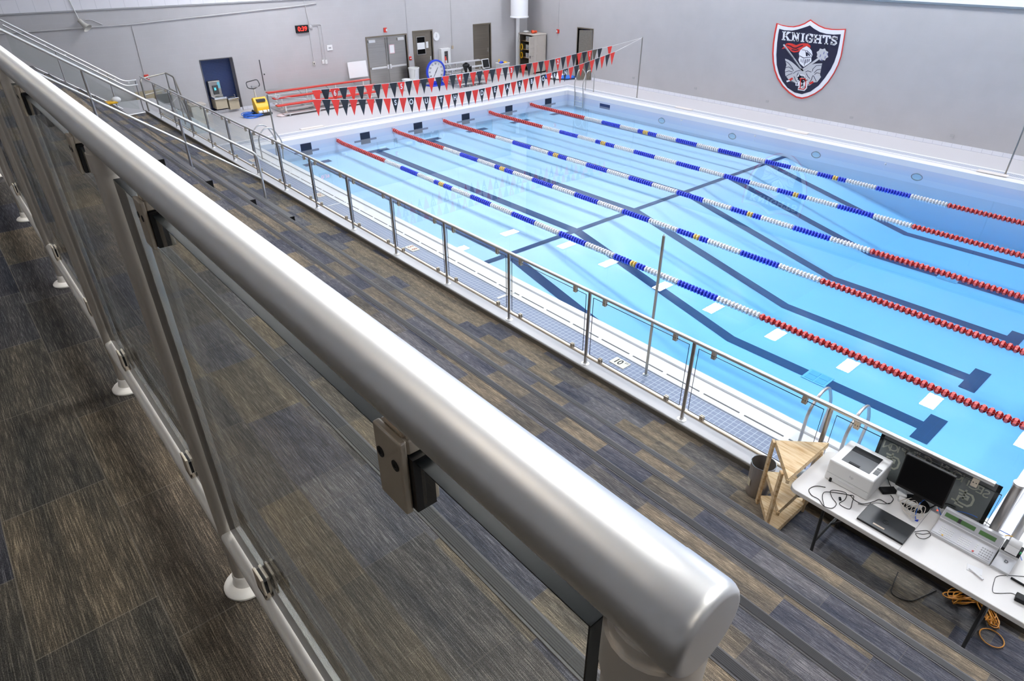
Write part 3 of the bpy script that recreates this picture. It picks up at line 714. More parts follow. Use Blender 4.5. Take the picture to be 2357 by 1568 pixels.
def alarm(lbl, x, z, flip=False):
    t = thing('fire_alarm', lbl, 'alarm', (x, YE-.01, z))
    b = B(); b.box((x-.075, YE-.06, z-.095), (x+.075, YE-.001, z+.095)); b.obj('housing', M_red, t, bevel=.008)
    b = B(); b.box((x+.005 if not flip else x-.05, YE-.09, z-.055), (x+.065, YE-.06, z+.05)); b.obj('strobe', M_white_pl, t, bevel=.01)
a = pw(337, 178); alarm('red alarm with white strobe above the far stair rail', a.x, a.z)
a = pw(886, 69); alarm('red alarm strobe on the wall above the double doors', a.x, a.z)
a = pw(944, 134)
t = thing('pull_station', 'small red pull station between the double doors and the single door', 'alarm', (a.x, YE, a.z))
b = B(); b.box((a.x-.06, YE-.05, a.z-.08), (a.x+.06, YE-.001, a.z+.08)); b.obj('housing', M_red, t, bevel=.006)
b = B(); b.box((a.x-.035, YE-.065, a.z-.02), (a.x+.035, YE-.05, a.z+.01)); b.obj('handle', M_white_pl, t)
a = pw(932, 0); c = pw(944, 128); conduit('vertical conduit dropping between the double doors and the single door', [(a.x, YE-.015, a.z+1), (a.x, YE-.015, c.z+.09)], .010)
a = pw(1036, 0); c = pw(1043, 108); conduit('vertical conduit dropping to the small box above the silver bench', [(a.x, YE-.015, a.z+1), (a.x, YE-.015, c.z+.06)], .010)
b = B(); b.box((a.x-.05, YE-.045, c.z-.08), (a.x+.05, YE-.001, c.z+.06)); tag(b.obj('junction_box', mat('tan_box', (.45,.36,.26), .6), bevel=.005), 'small tan box at the end of a conduit above the silver bench', 'box')
# LED clock, conduits and boxes
a = pw(680, 61); c = pw(706, 67)
t = thing('digital_clock', 'black digital clock with red digits high on the end wall', 'clock', ((a.x+c.x)/2, YE, a.z))
x0, x1, z0, z1 = a.x-.03, c.x+.05, 2.98, 3.26
b = B(); b.box((x0, YE-.09, z0), (x1, YE-.01, z1)); b.obj('housing', M_black, t, bevel=.006)
text('digits', '0:39', .24, ((x0+x1)/2, YE-.093, (z0+z1)/2), (1, 0, 0), (0, 0, 1), M_ledred, t, bold=.003, th=.003, sx=1.0)
conduit('conduit running from the high wall down to the digital clock', [(x1+.0, YE-.03, 4.15), (x1+.08, YE-.03, z1-.08)], .02)
b = B(); b.lathe([(.07, 0), (.07, .05), (.05, .06)], (x1+.12, YE, z1-.1), 14, Matrix.Rotation(PI/2, 3, 'X')); tag(b.obj('junction_box', M_block_c, smooth=True), 'round painted junction box just right of the digital clock', 'box')
for i, (tx, ty, bx, by, lb) in enumerate([(708, 75, 722, 145, 'left of the white pair'), (731, 62, 743, 141, 'left one of the white pair'), (736, 58, 750, 141, 'right one of the white pair')]):
    a = pw(tx, ty); c = pw(bx, by)
    if i == 0: pts = [(c.x, YE-.02, a.z), (c.x, YE-.02, c.z)]
    else: pts = [(x1+.18, YE-.02, z1-.1+.04*i), (c.x, YE-.02, z1-.1+.04*i), (c.x, YE-.02, c.z)]
    conduit('painted conduit feeding the wall box, '+lb, pts, .012)
    t = thing('wall_box', 'small electrical box on the end wall, '+lb, 'box', (c.x, YE, c.z), 'boxes below the digital clock')
    b = B(); b.box((c.x-.055, YE-.04, c.z-.10), (c.x+.055, YE-.001, c.z+.06)); b.obj('box', M_white_pl if i else M_offw, t, bevel=.004)
    b = B(); b.box((c.x-.02, YE-.05, c.z-.05), (c.x+.02, YE-.04, c.z+.01)); b.obj('switch', M_dkgrey if i == 0 else M_white_pl, t)
a = pw(758, 110); t = thing('thermostat', 'square white thermostat cover left of the double doors', 'thermostat', (a.x, YE, a.z))
b = B(); b.box((a.x-.13, YE-.05, a.z-.11), (a.x+.13, YE-.001, a.z+.11)); b.obj('cover', M_white_pl, t, bevel=.015)
b = B(); b.box((a.x-.06, YE-.055, a.z-.03), (a.x+.06, YE-.05, a.z+.03)); b.obj('display', M_grey, t)
# drinking fountains in the alcove
a = pw(480, 190)
t = thing('bottle_filler', 'silver bottle filling station above the left fountain in the navy alcove', 'water dispenser', (.42, YE+.2, 1.2))
x0, x1, z0, z1 = .20, .66, .92, 1.50
b = B(); b.box((x0, YE+.10, z0), (x1, YE+.30, z1)); b.obj('body', M_steel, t, bevel=.02)
b = B(); b.box((x0+.12, YE+.06, z0+.08), (x1-.12, YE+.101, z1-.16)); b.obj('recess', mat('dark_recess', (.06,.065,.07), .4), t, bevel=.01)
b = B(); b.box((x0+.17, YE+.045, z0+.24), (x0+.24, YE+.06, z0+.34)); b.obj('sensor', mat('cyan_panel', (.10,.55,.65), .3, emit=(.1,.7,.85), es=.6), t)
b = B(); b.box((x1-.13, YE+.085, z0+.30), (x1-.03, YE+.10, z1-.05)); b.obj('side_panel', mat('cyan_label', (.20,.60,.72), .4), t)
def basin(lbl, x0, x1, z):
    t = thing('drinking_fountain', lbl, 'drinking fountain', ((x0+x1)/2, YE, z), 'wall fountains in the alcove')
    b = B(); b.box((x0+.02, YE-.20, z-.42), (x1-.02, YE+.30, z-.05)); b.obj('cabinet', mat('cream_panel', (.50,.43,.31), .5), t, bevel=.01)
    b = B(); b.box((x0, YE-.25, z-.06), (x1, YE+.28, z+.03)); b.obj('basin', M_chrome, t, bevel=.03)
    b = B(); b.lathe([(.15, .032), (.13, .02), (.03, .014)], ((x0+x1)/2, YE-.05, z), 20); b.obj('bowl', M_steel, t, True)
    b = B(); b.tube([(x1-.08, YE-.02, z+.03), (x1-.08, YE-.02, z+.10), (x1-.12, YE-.04, z+.12)], .012, 8); b.obj('spout', M_chrome, t, True)
basin('taller wall fountain under the bottle filling station', .20, .70, .90)
basin('lower wall fountain at the right side of the navy alcove', .72, 1.17, .82)
# access door, whiteboard
t = thing('access_panel', 'grey painted access door in the end wall right of the alcove', 'hatch', (2.65, YE, 1.5))
b = B(); b.box((2.39, YE-.012, .93), (2.95, YE-.001, 2.10)); b.obj('door_leaf', GREY_P if False else mat('painted_hatch', (.49,.48,.50), .5), t)
b = B(); b.box((2.36, YE-.02, .92), (2.39, YE-.001, 2.11)); b.obj('hinge_gap', M_dkgrey, t)
b = B(); b.lathe([(.02, 0), (.03, .03)], (2.46, YE-.012, 1.55), 10, Matrix.Rotation(PI/2, 3, 'X')); b.obj('knob', M_dkgrey, t, True)
t = thing('whiteboard', 'blank white board propped behind the red bench', 'whiteboard', (6.7, YE-.2, .98))
R = Matrix.Rotation(-.10, 3, 'X')
b = B(); b.box((-.47, -.01, 0), (.47, .01, .66), R, (6.72, YE-.16, .99)); b.obj('panel', M_whitep, t, bevel=.004)
b = B(); b.box((-.48, -.014, -.015), (.48, .008, .0), R, (6.72, YE-.16, .99)); b.obj('ledge', M_alu, t)
# ------------------------------------------------------------------ doors
def leafdoor(name, x0, x1, z0, z1, kind, lbl=None):
    t = bpy.data.objects.new(name, None); COL.objects.link(t); t.location = ((x0+x1)/2, YE, z0); struct(t)
    b = B(); f = .055
    b.box((x0-f, YE-.03, z0), (x0, YE+.12, z1+f)); b.box((x1, YE-.03, z0), (x1+f, YE+.12, z1+f)); b.box((x0, YE-.03, z1), (x1, YE+.12, z1+f)); b.obj('frame', mat('bronze_frame', (.20,.17,.13), .45, .6), t)
    return t
M_bronze = grain_metal('bronze_door', (.24,.21,.17), .42, 0, 20, .8)
t = leafdoor('door_1', *DD, 'double')
xm = (DD[0]+DD[1])/2
for s_, (x0, x1) in ((-1, (DD[0]+.01, xm-.006)), (1, (xm+.006, DD[1]-.01))):
    b = B(); b.box((x0, YE+.04, ZD+.01), (x1, YE+.08, DD[3]-.01)); lf = b.obj('door_leaf', M_steel, t)
    b = B(); b.box((x0+.08, YE-.03, 1.20), (x1-.08, YE+.0, 1.28)); b.box((xm+s_*.07-.05, YE-.05, 1.16), (xm+s_*.07+.05, YE+.04, 1.34)); b.obj('push_bar', M_alu, lf, bevel=.008)
    b = B(); b.box((xm+s_*.06-.012, YE-.0, 1.34), (xm+s_*.06+.012, YE+.04, DD[3]-.05)); b.obj('vertical_rod', M_steel, lf)
    xc = x0+.22 if s_ < 0 else x1-.30
    b = B(); b.box((xc-.17, YE-.06, DD[3]-.20), (xc+.17, YE+.04, DD[3]-.09)); b.obj('closer', M_alu, lf, bevel=.006)
a = pw(903, 113); t = thing('notice', 'pink and white notice taped to the right leaf of the double doors', 'paper', (a.x, YE+.035, a.z))
b = B(); b.box((a.x-.14, YE+.033, a.z-.19), (a.x+.14, YE+.038, a.z+.19)); b.obj('sheet', mat('pink_paper', (.75,.50,.56), .8), t)
b = B(); b.box((a.x-.11, YE+.030, a.z-.16), (a.x+.11, YE+.033, a.z+.16)); b.obj('print', M_paper, t)
t = leafdoor('door_2', *D2, 'single')
b = B(); x0, x1 = D2[0]+.01, D2[1]-.01
wz0, wz1, wx0, wx1 = 1.62, 2.36, x0+.18, x0+.62
b.box((x0, YE+.04, ZD+.01), (wx0, YE+.08, D2[3]-.01)); b.box((wx1, YE+.04, ZD+.01), (x1, YE+.08, D2[3]-.01)); b.box((wx0, YE+.04, ZD+.01), (wx1, YE+.08, wz0)); b.box((wx0, YE+.04, wz1), (wx1, YE+.08, D2[3]-.01)); lf = b.obj('door_leaf', M_bronze, t)
b = B(); b.box((wx0, YE+.055, wz0), (wx1, YE+.065, wz1)); b.obj('window_pane', M_screen, lf)
b = B()
for q in ((wx0-.03, wz0-.03, wx1+.03, wz0), (wx0-.03, wz1, wx1+.03, wz1+.03), (wx0-.03, wz0, wx0, wz1), (wx1, wz0, wx1+.03, wz1)): b.box((q[0], YE+.02, q[1]), (q[2], YE+.045, q[3]))
b.obj('window_bead', M_steel, lf)
b = B(); b.box((x1-.13, YE+.02, 1.30), (x1-.07, YE+.04, 1.48)); b.tube([(x1-.10, YE+.0, 1.36), (x1-.20, YE-.01, 1.36)], .012, 8); b.obj('handle', M_chrome, lf)
b = B(); b.box((wx0+.0, YE+.030, 1.83), (wx1-.0, YE+.036, 2.12)); tag(b.obj('notice', M_paper), 'wide white sheet over the window of the middle door', 'paper')
b = B(); b.box((wx1+.07, YE+.030, 1.86), (wx1+.20, YE+.036, 2.14)); tag(b.obj('notice', M_paper), 'narrow white sheet right of the window on the middle door', 'paper')
t = leafdoor('door_3', *D3, 'single')
b = B(); b.box((D3[0]+.01, YE+.04, ZD+.01), (D3[1]-.01, YE+.08, D3[3]-.01)); lf = b.obj('door_leaf', M_bronze, t)
b = B(); b.box((D3[1]-.16, YE+.02, 1.34), (D3[1]-.10, YE+.04, 1.56)); b.tube([(D3[1]-.13, YE+.0, 1.42), (D3[1]-.24, YE-.01, 1.42)], .014, 8); b.obj('handle', M_chrome, lf)
# doorway in the crest wall with its door standing open
t = bpy.data.objects.new('door_4', None); COL.objects.link(t); t.location = (XS, .6, ZD); struct(t)
y0, y1 = DS[0], DS[1]
b = B(); f = .05; b.box((XS-.02, y0-f, ZD), (XS+.16, y0, DS[3]+f)); b.box((XS-.02, y1, ZD), (XS+.16, y1+f, DS[3]+f)); b.box((XS-.02, y0, DS[3]), (XS+.16, y1, DS[3]+f)); b.obj('frame', mat('bronze_frame2', (.20,.17,.13), .45, .6), t)
R = Matrix.Rotation(math.radians(20), 3, 'Z')
b = B(); b.box((-.62, -.022, 0), (0, .022, DS[3]-ZD-.03), Matrix.Rotation(math.radians(-38), 3, 'Z'), (XS-.02, y0+.03, ZD+.02)); b.obj('door_leaf', M_bronze, t)
o = B(); o.box((XS+1.0, -1, ZD-.2), (XS+1.05, 2.5, 3)); struct(o.obj('corridor_wall', mat('navy_corridor', (.02,.05,.30), .5)))
o = B(); o.box((XS+.35, -1, ZD-.2), (XS+1.0, 2.5, ZD)); struct(o.obj('corridor_floor', M_grey))
o = B(); o.box((XS+.75, .75, ZD), (XS+.8, 1.0, 2.5)); struct(o.obj('corridor_jamb', M_whitep))
# wall clock, extinguisher cabinet
a = pw(1004, 84)
t = thing('wall_clock', 'round white wall clock above the extinguisher cabinet', 'clock', (a.x, YE, a.z))
R = Matrix.Rotation(PI/2, 3, 'X')
b = B(); b.lathe([(.19, 0), (.19, .03), (.175, .045), (.165, .035)], (a.x, YE, a.z), 28, R); b.obj('case', M_white_pl, t, True)
b = B(); b.lathe([(.16, .036), (.16, .040)], (a.x, YE, a.z), 28, R); b.obj('dial', M_paper, t)
b = B(); b.box((a.x-.005, YE-.048, a.z-.01), (a.x+.005, YE-.044, a.z+.11)); b.bc((a.x-.03, YE-.046, a.z-.02), (.08, .004, .008), Matrix.Rotation(.5, 3, 'Y')); b.obj('hands', M_dkgrey, t)
t = thing('extinguisher_cabinet', 'white cabinet holding a red fire extinguisher right of the middle door', 'cabinet', (11.55, YE, 1.3))
x0, x1, z0, z1 = 11.30, 11.84, .88, 1.78
b = B(); b.box((x0, YE-.22, z0), (x1, YE-.20, z0+.12)); b.box((x0, YE-.22, z1-.12), (x1, YE-.20, z1)); b.box((x0, YE-.22, z0+.12), (x0+.17, YE-.20, z1-.12)); b.box((x1-.15, YE-.22, z0+.12), (x1, YE-.20, z1-.12))
b.box((x0, YE-.20, z0), (x0+.02, YE-.001, z1)); b.box((x1-.02, YE-.20, z0), (x1, YE-.001, z1)); b.box((x0+.02, YE-.20, z0), (x1-.02, YE-.001, z0+.02)); b.box((x0+.02, YE-.20, z1-.02), (x1-.02, YE-.001, z1)); b.obj('case', M_white_pl, t)
b = B(); b.box((x0+.02, YE-.04, z0+.02), (x1-.02, YE-.03, z1-.02)); b.obj('back_panel', M_grey, t)
t = thing('fire_extinguisher', 'red fire extinguisher inside the white wall cabinet', 'extinguisher', (11.58, YE-.12, z0+.12))
b = B(); b.lathe([(.06, 0), (.065, .02), (.065, .34), (.03, .40), (.025, .44)], (11.58, YE-.12, z0+.12), 16); b.obj('cylinder', M_red, t, True)
b = B(); b.box((11.53, YE-.19, z0+.24), (11.63, YE-.18, z0+.36)); b.obj('label_sticker', M_paper, t)
b = B(); b.box((11.53, YE-.14, z0+.56), (11.66, YE-.10, z0+.59)); b.obj('lever', M_black, t)
# side wall alarm and conduit
a = P(1285, 72, 0, XS)
t = thing('fire_alarm', 'red alarm strobe on the crest wall left of its doorway', 'alarm', (XS, a.y, a.z))
b = B(); b.box((XS-.06, a.y-.08, a.z-.09), (XS-.001, a.y+.08, a.z+.09)); b.obj('housing', M_red, t, bevel=.008)
b = B(); b.box((XS-.09, a.y-.0, a.z-.05), (XS-.06, a.y+.06, a.z+.05)); b.obj('strobe', M_white_pl, t)
b = B(); b.tube([(XS-.015, a.y, a.z+.09), (XS-.015, a.y, 4.46)], .01, 8); tag(b.obj('conduit', M_block_c), 'thin conduit rising from the alarm on the crest wall', 'conduit')
for i, (px, py) in enumerate([(1766, 233), (1601, 203), (1960, 270), (2192, 312), (1458, 179)]):
    a = P(px, py, 0, XS); b = B(); b.box((XS-.02, a.y-.06, a.z-.05), (XS-.001, a.y+.06, a.z+.04)); tag(b.obj('wall_plate', mat('plate_grey', (.40,.39,.40), .5)), 'small blank plate low on the crest wall, '+['below the crest', 'second left of the crest', 'first right of the crest', 'far right of the crest', 'nearest the flag pole'][i], 'plate', 'blank plates low on the crest wall')
# round duct in the corner
q = P(1195, 38, 2, 2.95)
t = thing('round_duct', 'big white round air duct ending in the far corner', 'duct', (15.75, 4.0, 2.95))
b = B(); b.lathe([(.47, .0), (.47, .06), (.44, .07), (.44, 6.1)], (15.75, 4.0, 2.95), 36); b.obj('duct', M_whitep, t, True)
b = B(); b.tube([(16.3, 4.75, ZD), (16.3, 4.75, 9)], .10, 16); tag(b.obj('drain_pipe', M_whitep, smooth=True), 'thin pale vertical pipe in the corner behind the round duct', 'pipe')
# ------------------------------------------------------------------ benches on the deck
def bench(name, lbl, rows, seatmat, footmat, loc, feet=True, depth=.24):
    """rows: list of (x0, x1, y, z) seat planks, front row first"""
    t = thing(name, lbl, 'bench', loc)
    for i, (x0, x1, y, z) in enumerate(rows):
        b = B(); b.box((x0, y-depth/2, z-.045), (x1, y+depth/2, z)); b.obj('seat', seatmat, t, bevel=.008)
        if feet and i < len(rows):
            zf_ = max(ZD+.10, z-.40); b = B(); b.box((x0+.1, y-.42, zf_-.03), (x1-.05, y-.16, zf_)); b.obj('foot_board', footmat, t, bevel=.005)
        for k in range(4):
            x = x0+.35+(x1-x0-.7)*k/3
            b = B(); b.box((x-.025, y-.03, ZD+.03), (x+.025, y+.03, z-.045)); b.obj('leg', M_alu, t)
    y0, y1 = rows[0][2]-.35, rows[-1][2]+.15
    for k in range(4):
        x = rows[0][0]+.35+(rows[0][1]-rows[0][0]-.7)*k/3
        b = B(); b.box((x-.03, y0, ZD+.0), (x+.03, y1, ZD+.05)); b.obj('skid', M_alu, t)
        b = B(); b.tube([(x, y0+.1, ZD+.05), (x, y1, rows[-1][3]-.08)], .018, 6); b.obj('brace', M_alu, t)
    return t
rr = []
for (lx, ly, rx, ry, y) in ((637, 246, 868, 206, 2.9), (629, 230, 863, 190, 3.6), (614, 215, 850, 179, 4.3)):
    a = P(lx, ly, 1, y); c = P(rx, ry, 1, y); rr.append((a.x, c.x, y, (a.z+c.z)/2))
bench('red_bench', 'three row bench with red seats along the end wall', rr, M_red, M_alu, (3, 3.5, ZD))
rr = []
for (lx, ly, rx, ry, y) in ((1041, 173, 1114, 162, 3.1), (1027, 161, 1117, 148, 3.7), (1014, 149, 1104, 136, 4.35)):
    a = P(lx, ly, 1, y); c = P(rx, ry, 1, y); rr.append((a.x, c.x, y, (a.z+c.z)/2))
bench('silver_bench', 'three row bare metal bench right of the pace clock', rr, mat('pale_aluminium', (.80,.80,.84), .35, .5), M_alu, (12, 3.7, ZD))
r2 = rr[1]
xx = P(1072, 158, 1, 3.7).x
b = B(); b.ball((xx, 3.66, r2[3]+.08), .2, (1, .7, .6), 12); b.prism([(xx-.28, 3.5, r2[3]+.06), (xx-.05, 3.5, r2[3]+.02), (xx-.12, 3.46, r2[3]-.38)], (0, .04, 0)); b.prism([(xx, 3.5, r2[3]+.02), (xx+.22, 3.5, r2[3]+.05), (xx+.18, 3.46, r2[3]-.40), (xx+.1, 3.46, r2[3]-.25)], (0, .04, 0)); b.ball((xx-.06, 3.58, r2[3]+.21), .07, (1, 1, .3), 8)
tag(b.obj('jacket', M_black, smooth=True), 'black garment draped over the middle plank of the silver bench', 'clothing')
a = P(1120, 160, 1, 3.4)
t = thing('open_case', 'open black lined case on the right end of the silver bench', 'case', (a.x, 3.3, a.z))
b = B(); b.box((a.x-.22, 3.12, a.z-.03), (a.x+.25, 3.5, a.z+.05)); b.obj('tray', M_grey, t, bevel=.01)
b = B(); b.box((-.22, -.02, 0), (.22, .02, .42), Matrix.Rotation(-.25, 3, 'X'), (a.x+.08, 3.52, a.z+.05)); b.obj('lid', M_whitep, t, bevel=.01)
b = B(); b.box((-.19, -.026, .03), (.19, -.019, .39), Matrix.Rotation(-.25, 3, 'X'), (a.x+.08, 3.52, a.z+.05)); b.obj('lid_lining', M_black, t)
b = B(); b.box((a.x-.1, 3.2, a.z+.05), (a.x+.1, 3.4, a.z+.08)); b.obj('contents', M_dkgrey, t)
# pace clock
q = P(1004, 197, 2, ZD); cc = P(1004, 165, 1, q.y); rad = (P(1025, 165, 1, q.y)-cc).length
t = thing('pace_clock', 'big round swim pace clock with blue rim standing on the deck', 'clock', (cc.x, q.y, ZD))
R = Matrix.Rotation(PI/2, 3, 'X')
b = B(); b.lathe([(rad, 0), (rad, .09), (rad*.88, .10), (rad*.86, .05)], (cc.x, q.y+.08, cc.z), 40, R); b.obj('rim', M_blue, t, True)
b = B(); b.lathe([(rad*.87, .052), (rad*.87, .058)], (cc.x, q.y+.08, cc.z), 40, R); dl = b.obj('dial', M_paper, t)
yd = q.y+.08-.062
for k in range(12):
    a = PI/2-k*PI/6; text('numeral', str(60 if k == 0 else 5*k), rad*.2, (cc.x+rad*.66*math.cos(a), yd, cc.z+rad*.66*math.sin(a)), (1, 0, 0), (0, 0, 1), M_dkgrey, dl, th=.003)
b = B()
for k in range(60):
    a = PI/2-k*PI/30; u = Vector((math.cos(a), 0, math.sin(a))); v = Vector((-u.z, 0, u.x)); L = .06 if k % 5 == 0 else .03; c0 = Vector((cc.x, yd, cc.z))
    b.prism([c0+u*rad*.83-v*.003, c0+u*rad*.83+v*.003, c0+u*(rad*.83-L)+v*.003, c0+u*(rad*.83-L)-v*.003], (0, .002, 0))
b.obj('minute_marks', M_dkgrey, dl)
b = B(); c0 = Vector((cc.x, yd-.01, cc.z))
for a, L0, L1, w_ in ((math.radians(57), -.1, .42, .018), (math.radians(237), 0, .62, .012)):
    u = Vector((math.cos(a), 0, math.sin(a))); v = Vector((-u.z, 0, u.x)); b.prism([c0+u*rad*L0-v*w_, c0+u*rad*L0+v*w_, c0+u*rad*L1+v*w_*.4, c0+u*rad*L1-v*w_*.4], (0, -.004, 0))
b.obj('hands', M_black, dl)
b = B(); b.prism([(cc.x-rad*.55, q.y+.02, cc.z-rad*.75), (cc.x+rad*.55, q.y+.02, cc.z-rad*.75), (cc.x+rad*.85, q.y+.02, ZD+.02), (cc.x-rad*.85, q.y+.02, ZD+.02)], (0, .07, 0)); b.box((cc.x-rad*.85, q.y-.2, ZD), (cc.x+rad*.85, q.y+.28, ZD+.05)); b.obj('stand', M_blue, t, bevel=.01)
# bins
def lath_thing(name, lbl, cat, c, prof, mt, n=20, extra=None):
    t = thing(name, lbl, cat, c); b = B(); b.lathe(prof, c, n); b.obj('body', mt, t, True); return t
q = Vector((9.95, 4.25, ZD)); qa = P(937, 187, 2, ZD); qb = P(954, 184, 2, ZD)
def inward(q, ymax=4.4):
    """slide along the ray on the deck so that the thing stands in front of the wall"""
    return Vector((q.x, min(q.y, ymax), ZD))
def at_y(px, pyc, y): q = P(px, pyc, 1, y); return Vector((q.x, y, ZD))
qa = at_y(936, 178, 3.9); qb = at_y(953, 170, 4.45)
t = lath_thing('waste_bin', 'short white waste bin in front of the double doors', 'bin', qa, [(.17, 0), (.22, .45), (.235, .46), (.235, .49), (.21, .49), (.16, .03)], M_white_pl)
b = B(); b.lathe([(.20, .44), (.15, .50), (.05, .47)], qa, 12); b.obj('liner', M_paper, t, True)
t = lath_thing('waste_bin', 'tall pale waste bin right of the double doors', 'bin', qb, [(.20, 0), (.25, .80), (.27, .81), (.27, .85), (.24, .85), (.19, .04)], M_white_pl)
b = B(); b.tube([qb+Vector((-.05, -.26, .80)), qb+Vector((-.08, -.262, .55)), qb+Vector((-.10, -.25, .45))], .03, 6); b.obj('bag_fold', M_paper, t, True)
# laundry basket with toys
qc = at_y(1157, 150, 4.3)
t = thing('laundry_basket', 'white slatted basket of pool toys by the right hand door', 'basket', qc)
zz = .62
b = B()
for k in range(14):
    x = qc.x-.28+.56*k/13
    for y in (qc.y-.2, qc.y+.2): b.box((x-.012, y-.008, zz-.25), (x+.012, y+.008, zz+.22))
for k in range(9):
    y = qc.y-.2+.4*k/8
    for x in (qc.x-.28, qc.x+.28): b.box((x-.008, y-.012, zz-.25), (x+.008, y+.012, zz+.22))
b.box((qc.x-.30, qc.y-.22, zz-.28), (qc.x+.30, qc.y+.22, zz-.25)); b.obj('body', M_white_pl, t)
b = B(); b.tube(round_path([(qc.x-.31, qc.y-.23, zz+.23), (qc.x+.31, qc.y-.23, zz+.23), (qc.x+.31, qc.y+.23, zz+.23), (qc.x-.31, qc.y+.23, zz+.23), (qc.x-.31, qc.y-.23, zz+.23)], .08), .025, 8); b.obj('rim', M_white_pl, t, True)
b = B(); b.box((qc.x-.3, qc.y-.22, ZD), (qc.x+.3, qc.y+.22, zz-.28)); tag(b.obj('crate', M_grey), 'grey crate under the white basket of pool toys', 'crate')
for nm, c_, mt_, sc_ in (('blue pool toy in the white basket', (-.1, 0, .26), M_blue, (1.2, .8, .6)), ('yellow pool toy at the right of the white basket', (.14, -.04, .25), M_yellow, (1, .9, .4)), ('yellow pool toy sticking up at the left of the white basket', (-.2, .05, .33), M_yellow, (.3, .3, .9))):
    b = B(); b.ball(qc+Vector(c_)+Vector((0, 0, zz-ZD)), .12, sc_, 10); tag(b.obj('pool_toy', mt_, smooth=True), nm, 'toy')
# storage cabinet (front faces the pool side, right door swung out)
CX0, CX1, CY0, CY1, CZ = 16.15, 17.02, 3.30, 4.45, 2.12
t = thing('storage_cabinet', 'tall beige plastic storage cabinet with open doors in the far corner', 'cabinet', (16.5, 3.9, ZD))
b = B(); w_ = .04
b.box((CX0, CY0, ZD), (CX1, CY0+w_, CZ)); b.box((CX0, CY1-w_, ZD), (CX1, CY1, CZ)); b.box((CX1-w_, CY0, ZD), (CX1, CY1, CZ)); b.box((CX0, CY0, ZD), (CX1, CY1, ZD+.08)); b.obj('body', M_beige, t, bevel=.01)
b = B(); b.box((CX0-.06, CY0-.03, CZ), (CX1+.0, CY1+.03, CZ+.07)); b.obj('top', M_beige, t, bevel=.03)
b = B(); b.box((CX0+.02, CY0+w_, ZD+.08), (CX1-w_-.001, CY1-w_, ZD+.10)); b.box((CX1-w_-.02, CY0+w_, ZD+.08), (CX1-w_-.001, CY1-w_, CZ)); b.box((CX0+.05, CY1-w_-.01, ZD+.1), (CX1-w_, CY1-w_-.001, CZ)); b.obj('lining', M_beiged, t)  # added sheets coloured dark for the shade inside the cabinet
for k in range(4):
    z = .62+.40*k; b = B(); b.box((CX0+.03, CY0+w_, z-.02), (CX1-w_, CY1-w_, z)); b.obj('shelf', mat('tan_shelf', (.40,.27,.15), .6), t)
b = B()
for k in range(4):
    z = ZD+.2+.42*k
    for q0, q1 in (((CX0+.18, z), (CX1-.1, z+.015)), ((CX0+.18, z+.30), (CX1-.1, z+.315)), ((CX0+.18, z), (CX0+.2, z+.3)), ((CX1-.12, z), (CX1-.1, z+.3))): b.box((q0[0], CY0-.012, q0[1]), (q1[0], CY0, q1[1]))
b.obj('panel_ribs', M_beige, t)
Rm = Matrix.Rotation(math.radians(22), 3, 'Z')
b = B(); b.box((-.56, -.02, 0), (0, .02, CZ-ZD-.03), Rm, (CX0, CY0+.0, ZD+.02)); dr = b.obj('door', M_beige, t, bevel=.012)
b = B()
for k in range(4): b.box((-.48, -.035, .15+.43*k), (-.10, -.018, .17+.43*k), Rm, (CX0, CY0, ZD+.02)); b.box((-.48, -.035, .42+.43*k), (-.10, -.018, .44+.43*k), Rm, (CX0, CY0, ZD+.02))
b.obj('door_ribs', M_beige, dr)
b = B(); b.box((-.53, -.05, .80), (-.50, -.02, .92), Rm, (CX0, CY0, ZD+.02)); b.obj('latch', M_dkgrey, dr)
b = B(); b.box((-.56, -.02, 0), (0, .02, CZ-ZD-.03), Matrix.Rotation(math.radians(48), 3, 'Z'), (CX0, CY1, ZD+.02)); b.obj('door', M_beige, t, bevel=.012)
lv = ['top', 'second', 'third']
for k in range(3):
    z = .62+.40*(3-k)
    for i, yy in enumerate((CY0+.18, CY0+.52)):
        tt = thing('wire_basket', 'white basket on the %s shelf of the beige cabinet, %s one' % (lv[k], ['right', 'left'][i]), 'basket', (CX0+.2, yy, z), 'white baskets in the beige cabinet')
        b = B()
        for q in range(6): b.box((CX0+.05, yy-.15+.06*q-.006, z), (CX0+.065, yy-.15+.06*q+.006, z+.22))
        for q in (0, .07, .14, .21): b.box((CX0+.04, yy-.16, z+q), (CX0+.06, yy+.16, z+q+.018))
        b.box((CX0+.06, yy-.16, z+.001), (CX0+.5, yy+.16, z+.012)); b.obj('basket', M_white_pl, tt)
        b = B(); b.box((CX0+.08, yy-.13, z+.013), (CX0+.48, yy+.13, z+.16)); b.obj('contents', [M_dkgrey, M_navy][i], tt, bevel=.02)
for k in range(2):
    b = B(); b.tube([Vector((CX0-.02, CY1-.20+.085*math.cos(a*PI/8), 1.12+.40*k+.14*math.sin(a*PI/8))) for a in range(16)], .03, 8, closed=True)
    tag(b.obj('swim_ring', M_yellow, smooth=True), 'yellow ring hanging inside the left cabinet door, %s one' % ['lower', 'upper'][k], 'ring', 'yellow rings on the cabinet door')
b = B(); 
for dx, dy in ((0, 0), (.12, -.1), (-.08, -.12), (.08, .1)): b.ball((16.45+dx, 3.75+dy, CZ+.07+.07), .09, (1, 1, .8), 10)
tag(b.obj('red_bundle', mat('orange_red', (.75,.09,.03), .5), smooth=True), 'orange red soft bundle on top of the beige cabinet', 'bundle')
b = B(); b.ball((16.35, 4.15, CZ+.12), .13, (1.2, 1.2, .45), 10); tag(b.obj('clear_bag', M_white_pl, smooth=True), 'whitish bag lying on top of the beige cabinet', 'bag')
